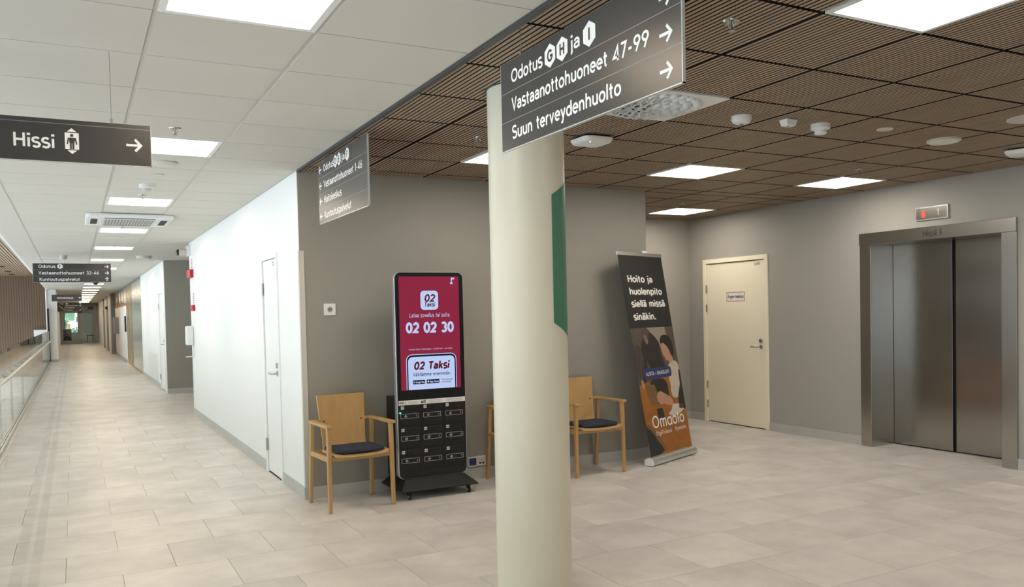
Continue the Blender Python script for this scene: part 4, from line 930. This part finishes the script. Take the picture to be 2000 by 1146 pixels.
def disc_device(name, label, cat, x, y, prof, m_=M_plastic, group=None, extra=None):
    t = thing(name, label, cat, (x, y, H), group)
    MB().lathe(prof, n=32).build('body', m_, t, smooth=True)
    if extra:
        for nm, pr_, mm in extra: MB().lathe(pr_, n=24).build(nm, mm, t, smooth=True)
    return t
disc_device('smoke_detector', 'round white smoke detector just right of the air diffuser', 'detector', 2.08, -2.90, [(0.062, 0), (0.062, -0.022), (0.052, -0.040), (0.030, -0.048)], group='white detectors in the wood ceiling', extra=[('sensor', [(0.014, -0.048), (0.012, -0.053)], M_boardgrey)])
t = thing('motion_sensor', 'small angular white sensor between two round detectors', 'sensor', (2.44, -2.94, H))
MB().prism(rrect(0.10, 0.075, 0.01, 3), lambda u, v, d: (u*(1+d*6), v*(1+d*6), d), -0.040, 0.0).build('body', M_plastic, t, bevel=0.004); MB().lathe([(0.006, -0.040), (0.005, -0.043)], n=12).build('lens', M_dark, t)
disc_device('smoke_detector', 'stepped white smoke detector right of the small angular sensor', 'detector', 2.74, -2.93, [(0.062, 0), (0.062, -0.030), (0.056, -0.034), (0.040, -0.036)], group='white detectors in the wood ceiling', extra=[('chamber', [(0.040, -0.034), (0.040, -0.040), (0.037, -0.042), (0.037, -0.050), (0.040, -0.052), (0.036, -0.064), (0.022, -0.068)], M_plastic)])
disc_device('round_cover', 'smallest flat white disc in the wood ceiling', 'cover', 3.28, -3.0, [(0.055, 0), (0.055, -0.004), (0.048, -0.007)], M_plastic2, 'flat discs in the wood ceiling')
disc_device('ceiling_speaker', 'middle sized round white disc left of the ceiling access point', 'speaker', 4.02, -2.92, [(0.115, 0), (0.115, -0.014), (0.100, -0.022)], M_plastic2, 'flat discs in the wood ceiling', [('grille', [(0.096, -0.020), (0.094, -0.0235)], M_plastic)])
disc_device('round_cover', 'largest flat white disc at the right edge of the wood ceiling', 'cover', 3.92, -3.62, [(0.155, 0), (0.155, -0.005), (0.145, -0.008)], M_plastic2, 'flat discs in the wood ceiling')
def access_point(label, x, y, rz, led):
    t = thing('access_point', label, 'access point', (x, y, H), 'wireless access points', rz)
    MB().box(-0.09, 0.09, -0.09, 0.09, -0.016, 0.0).build('mount', M_blackm, t)
    MB().prism(rrect(0.25, 0.25, 0.06, 5), lambda u, v, d: (u*(1-(d < -0.04)*0.14), v*(1-(d < -0.04)*0.14), d), -0.048, -0.014).build('body', M_plastic, t, bevel=0.008, smooth=True)
    if led: MB().lathe([(0.004, -0.047), (0.003, -0.0495)], (-0.06, -0.07, 0), 10).build('status_light', M_led if led == 2 else M_emit, t)
access_point('white rounded access point on wood ceiling beside the column', 1.545, -2.02, 0.0, 1)
access_point('white access point on wood ceiling above the elevator', 4.98, -2.93, 0.35, 0)
disc_device('ceiling_vent', 'round white valve in the white ceiling behind the Hissi sign', 'vent', -1.0, -0.02, [(0.10, 0), (0.10, -0.008), (0.07, -0.022), (0.03, -0.026)], M_plastic2, 'round ceiling valves')
disc_device('ceiling_vent', 'round white valve in the white ceiling past the fourth light', 'vent', -1.06, 6.3, [(0.10, 0), (0.10, -0.008), (0.07, -0.022), (0.03, -0.026)], M_plastic2, 'round ceiling valves')
disc_device('ceiling_vent', 'round white valve near the gray side passage', 'vent', -0.45, 10.1, [(0.13, 0), (0.13, -0.03), (0.12, -0.05), (0.03, -0.052)], M_plastic2, 'round ceiling valves')
disc_device('smoke_detector', 'white smoke detector in the white ceiling before the third corridor light', 'detector', -1.04, 1.14, [(0.062, 0), (0.062, -0.030), (0.045, -0.036)], extra=[('chamber', [(0.040, -0.036), (0.040, -0.052), (0.024, -0.064)], M_plastic2)])
disc_device('round_cover', 'tiny flat white cover in the white ceiling near the detector', 'cover', -0.99, 0.55, [(0.045, 0), (0.045, -0.004), (0.04, -0.006)], M_plastic2)
t = disc_device('security_camera', 'small dome camera on the white ceiling over the Vastaanottohuoneet 32-46 sign', 'camera', -1.77, 10.2, [(0.06, 0), (0.06, -0.05), (0.045, -0.07)], M_plastic2)
t = disc_device('security_camera', 'dark dome camera among the far corridor lights', 'camera', -1.05, 20.0, [(0.11, 0), (0.11, -0.05), (0.09, -0.06)], M_plastic, extra=[('dome', [(0.085, -0.055), (0.08, -0.11), (0.05, -0.14), (0.02, -0.15)], M_black)])

# air diffuser with nozzles
DF = thing('air_diffuser', 'square white air diffuser with many round nozzles in the wood ceiling', 'diffuser', (DIFF[0]+0.3025, DIFF[1]+0.30, H))
MB().box(-0.298, 0.298, -0.298, 0.298, -0.006, 0.02).build('face_plate', M_plastic, DF, bevel=0.003, seg=1)
noz = MB().lathe([(0.0265, 0.004), (0.0250, -0.016), (0.0215, -0.016), (0.0205, -0.002), (0.0200, -0.002)], n=14).mesh('nozzle', M_plastic, smooth=True)
hole = MB().lathe([(0.0205, -0.0025), (0.0205, -0.0035)], n=14).mesh('nozzle_hole', M_blackm)
for rr, cnt in ((0.0, 1), (0.062, 6), (0.122, 12), (0.182, 18), (0.240, 25)):
    for k in range(cnt):
        a = 2*PI*k/cnt + rr*3
        o = link('nozzle', noz, DF, (rr*math.cos(a), rr*math.sin(a), -0.006)); o.rotation_euler = (0.30*math.cos(a), 0.30*math.sin(a), 0)
        link('nozzle_hole', hole, o)
# cassette air conditioner
AC = thing('air_conditioner', 'white cassette air conditioner with grille in the corridor ceiling', 'air conditioner', (-1.04, 3.86, H))
MB().prism(rrect(0.90, 0.96, 0.05, 4), lambda u, v, d: (u, v, d), -0.045, 0.0).build('panel', M_plastic, AC, bevel=0.012)
MB().box(-0.27, 0.27, -0.30, 0.30, -0.052, -0.044).build('grille_frame', M_plastic2, AC)
for k in range(16): MB().box(-0.25+0.032*k, -0.235+0.032*k, -0.28, 0.28, -0.056, -0.050).build('grille_slat', M_boardgrey, AC)
for b in ((-0.26, 0.26, 0.36, 0.40), (-0.40, -0.33, -0.26, 0.26), (0.33, 0.40, -0.26, 0.26), (-0.26, 0.26, -0.40, -0.36)): MB().box(*b, -0.048, -0.043).build('air_slot', M_blackm, AC)

# ------------------------------------------------------------------ things on the end of the white wall
sc_ = thing('security_camera', 'white security camera with dark lens at the white wall corner', 'camera', (0.0, 7.05, 2.55))
MB().box(-0.05, 0.0, -0.06, 0.10, -0.06, 0.10).build('bracket', M_plastic, sc_, bevel=0.006)
MB().lathe([(0.055, 0.0), (0.060, -0.05), (0.055, -0.11)], (-0.05, 0.04, 0), 20, 'x').build('body', M_plastic2, sc_, smooth=True)
MB().lathe([(0.050, -0.110), (0.045, -0.135), (0.02, -0.15)], (-0.05, 0.04, 0), 20, 'x').build('lens', M_black, sc_, smooth=True)
def wall_plate(name, label, cat, y0, y1, z0, z1, m_, depth=0.004, group=None, stripes=0):
    t = thing(name, label, cat, (0.0, (y0+y1)/2, z0), group); w, h = y1-y0, z1-z0
    MB().box(-depth, 0.0, -w/2, w/2, 0, h).build('plate', m_, t)
    for k in range(stripes): MB().box(-depth-0.0015, -depth+0.001, -w*0.30, w*0.30, h*(0.08+k*0.92/stripes), h*(0.08+k*0.92/stripes)+h*0.5/stripes).build('print_line', M_red, t)
wall_plate('wall_label', 'upper white label with red print on the white wall end', 'label', 6.78, 6.95, 2.28, 2.45, M_paper, stripes=5)
wall_plate('fire_alarm_sounder', 'wide dark red alarm box high on the white wall end', 'alarm', 6.70, 7.14, 2.145, 2.265, M_red, 0.05)
wall_plate('wall_label', 'lower white label with red print on the white wall end', 'label', 6.68, 6.84, 1.735, 1.915, M_paper, stripes=5)
wall_plate('fire_alarm_button', 'small red fire alarm button box on the white wall end', 'alarm', 6.62, 6.90, 1.63, 1.72, M_red, 0.04)
t = thing('sanitizer_dispenser', 'white hand sanitizer dispenser with drip tray on the white wall end', 'dispenser', (0.0, 6.95, 0.0))
MB().box(-0.115, 0.0, -0.06, 0.07, 1.10, 1.40).build('body', M_plastic, t, bevel=0.022)
MB().box(-0.012, 0.0, -0.03, 0.03, 0.90, 1.10).build('mount', M_plastic, t)
MB().box(-0.12, 0.0, -0.05, 0.05, 0.915, 0.927).build('drip_tray', M_plastic, t, bevel=0.003)

# ------------------------------------------------------------------ glass balustrade
G = thing('glass_balustrade', 'long glass balustrade with steel handrail along the corridor edge', 'balustrade', (-2.46, 0, 0))
py = -7.05; k = 0
while py < 28.2:
    b = min(py+1.39, 28.25)
    MB().box(-0.008, 0.008, py, b, 0.03, 1.17).build('glass_panel', M_glass, G); py += 1.40
MB().box(-0.035, -0.012, -7.05, 28.3, 0, 0.045).box(0.012, 0.035, -7.05, 28.3, 0, 0.045).build('base_channel', M_alu, G, bevel=0.003, seg=1)
MB().box(0.055, 0.075, -7.05, 28.3, 0, 0.012).build('floor_strip', M_alu, G)
MB().tube([(0.085, -7.05, 0.84), (0.085, 28.2, 0.84)], 0.019, 14).build('handrail', M_alu, G, smooth=True)
brm = MB().tube([(0.0, 0, 0), (0.045, 0, -0.005), (0.082, 0, 0.02), (0.085, 0, 0.045)], 0.006, 8).mesh('rail_bracket', M_alu, smooth=True)
py = -6.35
while py < 28:
    link('rail_bracket', brm, G, (0.008, py, 0.79)); py += 1.40
MB().box(-0.04, 0.02, 28.28, 28.40, 0, 2.0).build('end_post', M_blackm, G)

# void downlights
for i, y in enumerate((22.3, 25.0, 27.0)):
    t = thing('downlight', f'small dark downlight in the wood ceiling over the void, {["nearest", "middle", "farthest"][i]}', 'downlight', (-3.5, y, 3.2), 'downlights over the void')
    MB().lathe([(0.09, 0.0), (0.09, -0.02), (0.06, -0.022)], n=16).build('ring', M_blackm, t)

# ------------------------------------------------------------------ far corridor
# grille in the white wall
t = thing('wall_grille', 'white access panel low in the far white wall', 'panel', (0.0, 14.7, 0.0))
MB().box(-0.012, 0.0, -1.15, 1.15, 0.12, 0.72).build('frame', M_plastic, t, bevel=0.003, seg=1)
for k in range(9): MB().box(-0.016, -0.010, -1.08, 1.08, 0.17+0.06*k, 0.20+0.06*k).build('louvre', M_plastic, t)
# glazed wooden front
P_ = thing('glazed_partition', 'wood framed frosted glass partition in the corridor wall', 'partition', (0, 0, 0))
MB().box(0.004, 0.02, 18.05, 22.3, 0.06, 2.66).build('glass_pane', M_tint, P_)
MB().box(0.0, 0.10, 18.0, 18.06, 0, H).build('frame_post', M_wframe, P_)
MB().box(0.0, 0.10, 18.0, 22.3, 0, 0.06).build('bottom_rail', M_honey, P_); MB().box(0.0, 0.10, 18.0, 34.2, 2.64, H).build('top_rail', M_wframe, P_)
for y in (22.3, 22.9, 23.6, 24.3, 25.0): MB().box(-0.006, 0.10, y, y+0.13, 0, 2.64).build('timber_post', M_honey, P_)
for y0, y1 in ((22.46, 22.9), (23.06, 23.6), (23.76, 24.3), (24.46, 25.0)): MB().box(0.002, 0.02, y0-0.03, y1, 0.1, 2.6).build('glass_pane', M_tint, P_)
MB().box(-0.006, 0.12, 25.13, 34.2, 2.02, 2.10).build('transom_rail', M_honey, P_)
for y in (26.8, 28.6, 30.4, 32.2, 34.0): MB().box(-0.006, 0.10, y, y+0.30, 2.10, 2.64).build('mullion', M_honey, P_)
for y0, y1 in ((25.13, 26.8), (27.10, 28.6), (28.9, 30.4), (30.7, 32.2), (32.5, 34.0)): MB().box(0.002, 0.02, y0, y1, 2.10, 2.64).build('glass_pane', M_tint, P_)
t = thing('fire_equipment_sign', 'small red sign with white marks on the timber transom', 'sign', (-0.002, 31.5, 2.20))
MB().box(-0.012, 0.0, -0.55, 0.55, 0, 0.30).build('plate', M_red, t)
for k in (-1, 1): MB().box(-0.014, -0.008, k*0.25-0.10, k*0.25+0.10, 0.06, 0.24).build('pictogram', M_paper, t)
struct('wall_far_pier', MB().box(-0.16, 0.14, 34.2, 35.2, 0, H), M_boardgrey, 'grey pier in the far corridor')
t = thing('notice_board', 'grey notice board on the far corridor wall', 'board', (-0.0, 31.6, 0.95))
MB().box(-0.16, -0.004, -0.6, 0.9, 0, 0.68).build('cabinet', M_boardgrey, t, bevel=0.006)
t = thing('wall_screen', 'narrow black screen on the timber post far down the corridor', 'screen', (-0.03, 25.08, 1.1)); MB().box(-0.05, 0.0, -0.10, 0.10, 0, 0.55).build('housing', M_black, t, bevel=0.004)
# far doorways on the right wall
for y, dn, dl in ((38.5, 'door_4', 'grey framed door in the far corridor under the dark camera'), (44.0, 'door_7', 'grey framed door nearest to the corridor end')):
    d = bpy.data.objects.new(dn, None); C.objects.link(d); d.location = (-0.14, y, 0); tag(d, dl, kind='structure')
    MB().box(-0.04, 0.02, -0.06, 0.04, 0, H).build('door_jamb', M_boardgrey, d); MB().box(-0.04, 0.02, 1.0, 1.10, 0, 2.1).build('door_jamb', M_boardgrey, d); MB().box(-0.015, 0.01, 0.04, 1.0, 0, 2.1).build('door_leaf', M_wdoor, d)
t = thing('security_camera', 'dark camera on the right wall near the corridor end', 'camera', (-0.18, 38.4, 2.2)); MB().lathe([(0.07, 0), (0.09, -0.10), (0.05, -0.16)], n=14).build('dome', M_black, t)
# end of corridor: glazed doors, room behind with window to trees
EY = 56.0
ge = bpy.data.objects.new('door_5', None); C.objects.link(ge); ge.location = (0, EY, 0); tag(ge, 'grey framed glass doors at the corridor end', kind='structure')
for a, b, z0, z1 in ((-2.44, -2.34, 0, H), (-1.34, -1.18, 0, H), (-0.46, -0.34, 0, H), (-2.34, -1.34, 0, 0.22), (-2.34, -0.46, 2.05, 2.20)): MB().box(a, b, -0.05, 0.05, z0, z1).build('door_frame', M_endgrey, ge)
MB().box(-0.34, -0.14, -0.03, 0.10, 0, H).build('side_panel', M_endgrey, ge); MB().box(-1.18, -0.34, -0.02, 0.06, 2.2, H).build('top_panel', M_endgrey, ge)
MB().box(-2.34, -1.34, -0.01, 0.01, 0.22, 2.05).build('glass_pane', M_glass, ge); MB().box(-1.18, -0.46, -0.01, 0.01, 0.02, 2.05).build('glass_pane', M_glass, ge); MB().box(-2.34, -1.34, -0.01, 0.01, 2.2, H).build('glass_pane', M_glass, ge)
t = thing('exit_sign', 'small dark hanging sign over the far glass doors', 'sign', (-0.62, 55.6, 2.28)); MB().box(-0.17, 0.17, -0.02, 0.02, 0, 0.18).build('panel', M_sign, t); MB().tube([(0, 0, 0.18), (0, 0, 0.42)], 0.006, 6).build('hanger', M_wire, t)
struct('wall_room_right', MB().box(0.2, 0.35, 56.1, 61.6, 0, H), M_white); struct('wall_room_left', MB().box(-2.75, -2.62, 57, 61.6, 0, H), M_white)
wall_b = MB().box(-2.7, -2.25, 61.4, 61.6, 0, H).box(-1.35, 0.3, 61.4, 61.6, 0, H).box(-2.25, -1.35, 61.4, 61.6, 0, 0.62).box(-2.25, -1.35, 61.4, 61.6, 2.45, H)
struct('wall_room_end', wall_b, M_plastic2, 'pale wall of the room beyond the glass doors')
struct('window_3', MB().box(-2.25, -2.20, 61.42, 61.55, 0.62, 2.45).box(-1.40, -1.35, 61.42, 61.55, 0.62, 2.45).box(-2.2, -1.4, 61.42, 61.55, 0.62, 0.68).box(-2.2, -1.4, 61.42, 61.55, 2.15, 2.22), M_honey, 'window with green trees outside')
d = bpy.data.objects.new('door_6', None); C.objects.link(d); d.location = (-0.72, 61.38, 0); tag(d, 'cream door in the room beyond the glass doors', kind='structure')
MB().box(-0.42, 0.42, -0.03, 0.0, 0.02, 2.05).build('door_leaf', M_cream, d)
t = thing('tree', 'leafy green tree outside the far window', 'tree', (-2.0, 68, -3.7)); tb = MB()
for k in range(260):
    a, e, r = random.random()*2*PI, random.random()*PI, 1.2+random.random()*1.9
    c = (r*math.cos(a)*math.sin(e), r*math.sin(a)*math.sin(e)*0.7, 5.2+r*math.cos(e)*1.2); q = 0.25+random.random()*0.25
    n_ = Vector((random.gauss(0,1), random.gauss(0,1), random.gauss(0,1))).normalized(); p_ = n_.orthogonal().normalized(); s__ = n_.cross(p_)
    tb.add([Vector(c)+q*p_, Vector(c)+q*s__, Vector(c)-q*p_, Vector(c)-q*s__], [(0,1,2,3)])
tb.build('foliage', M_green_out, t)['kind'] = 'stuff'
MB().lathe([(0.2, 0), (0.12, 5.0)], n=10).build('trunk', M_oak, t)
t = thing('waste_trolley', 'grey bin with a black bag behind the far glass door', 'bin', (-2.05, 57.4, 0))
MB().box(-0.28, 0.25, -0.25, 0.25, 0.15, 0.98).build('body', M_boardgrey, t, bevel=0.08); MB().lathe([(0.25, 0.0), (0.27, 0.2), (0.20, 0.42), (0.05, 0.5)], (0.0, -0.35, 0), 16).build('bag', M_blackm, t, smooth=True)
t = thing('stool', 'small black stool in the room beyond the glass doors', 'stool', (-0.65, 59.0, 0))
MB().box(-0.22, 0.22, -0.15, 0.15, 0.44, 0.50).build('seat', M_blackm, t)
for sx in (-1, 1):
    for sy in (-1, 1): MB().bar((sx*0.20, sy*0.13, 0), (sx*0.16, sy*0.11, 0.44), 0.04, 0.04).build('leg', M_blackm, t)

# print too small to pick apart letter by letter
for o in bpy.data.objects:
    if o.type == 'MESH' and o.name.split('.')[0] in ('lettering', 'fine_print', 'room_number', 'stair_pictogram') and not o.get('kind'):
        if not o.parent.name.startswith('hexagon'): o['kind'] = 'stuff'
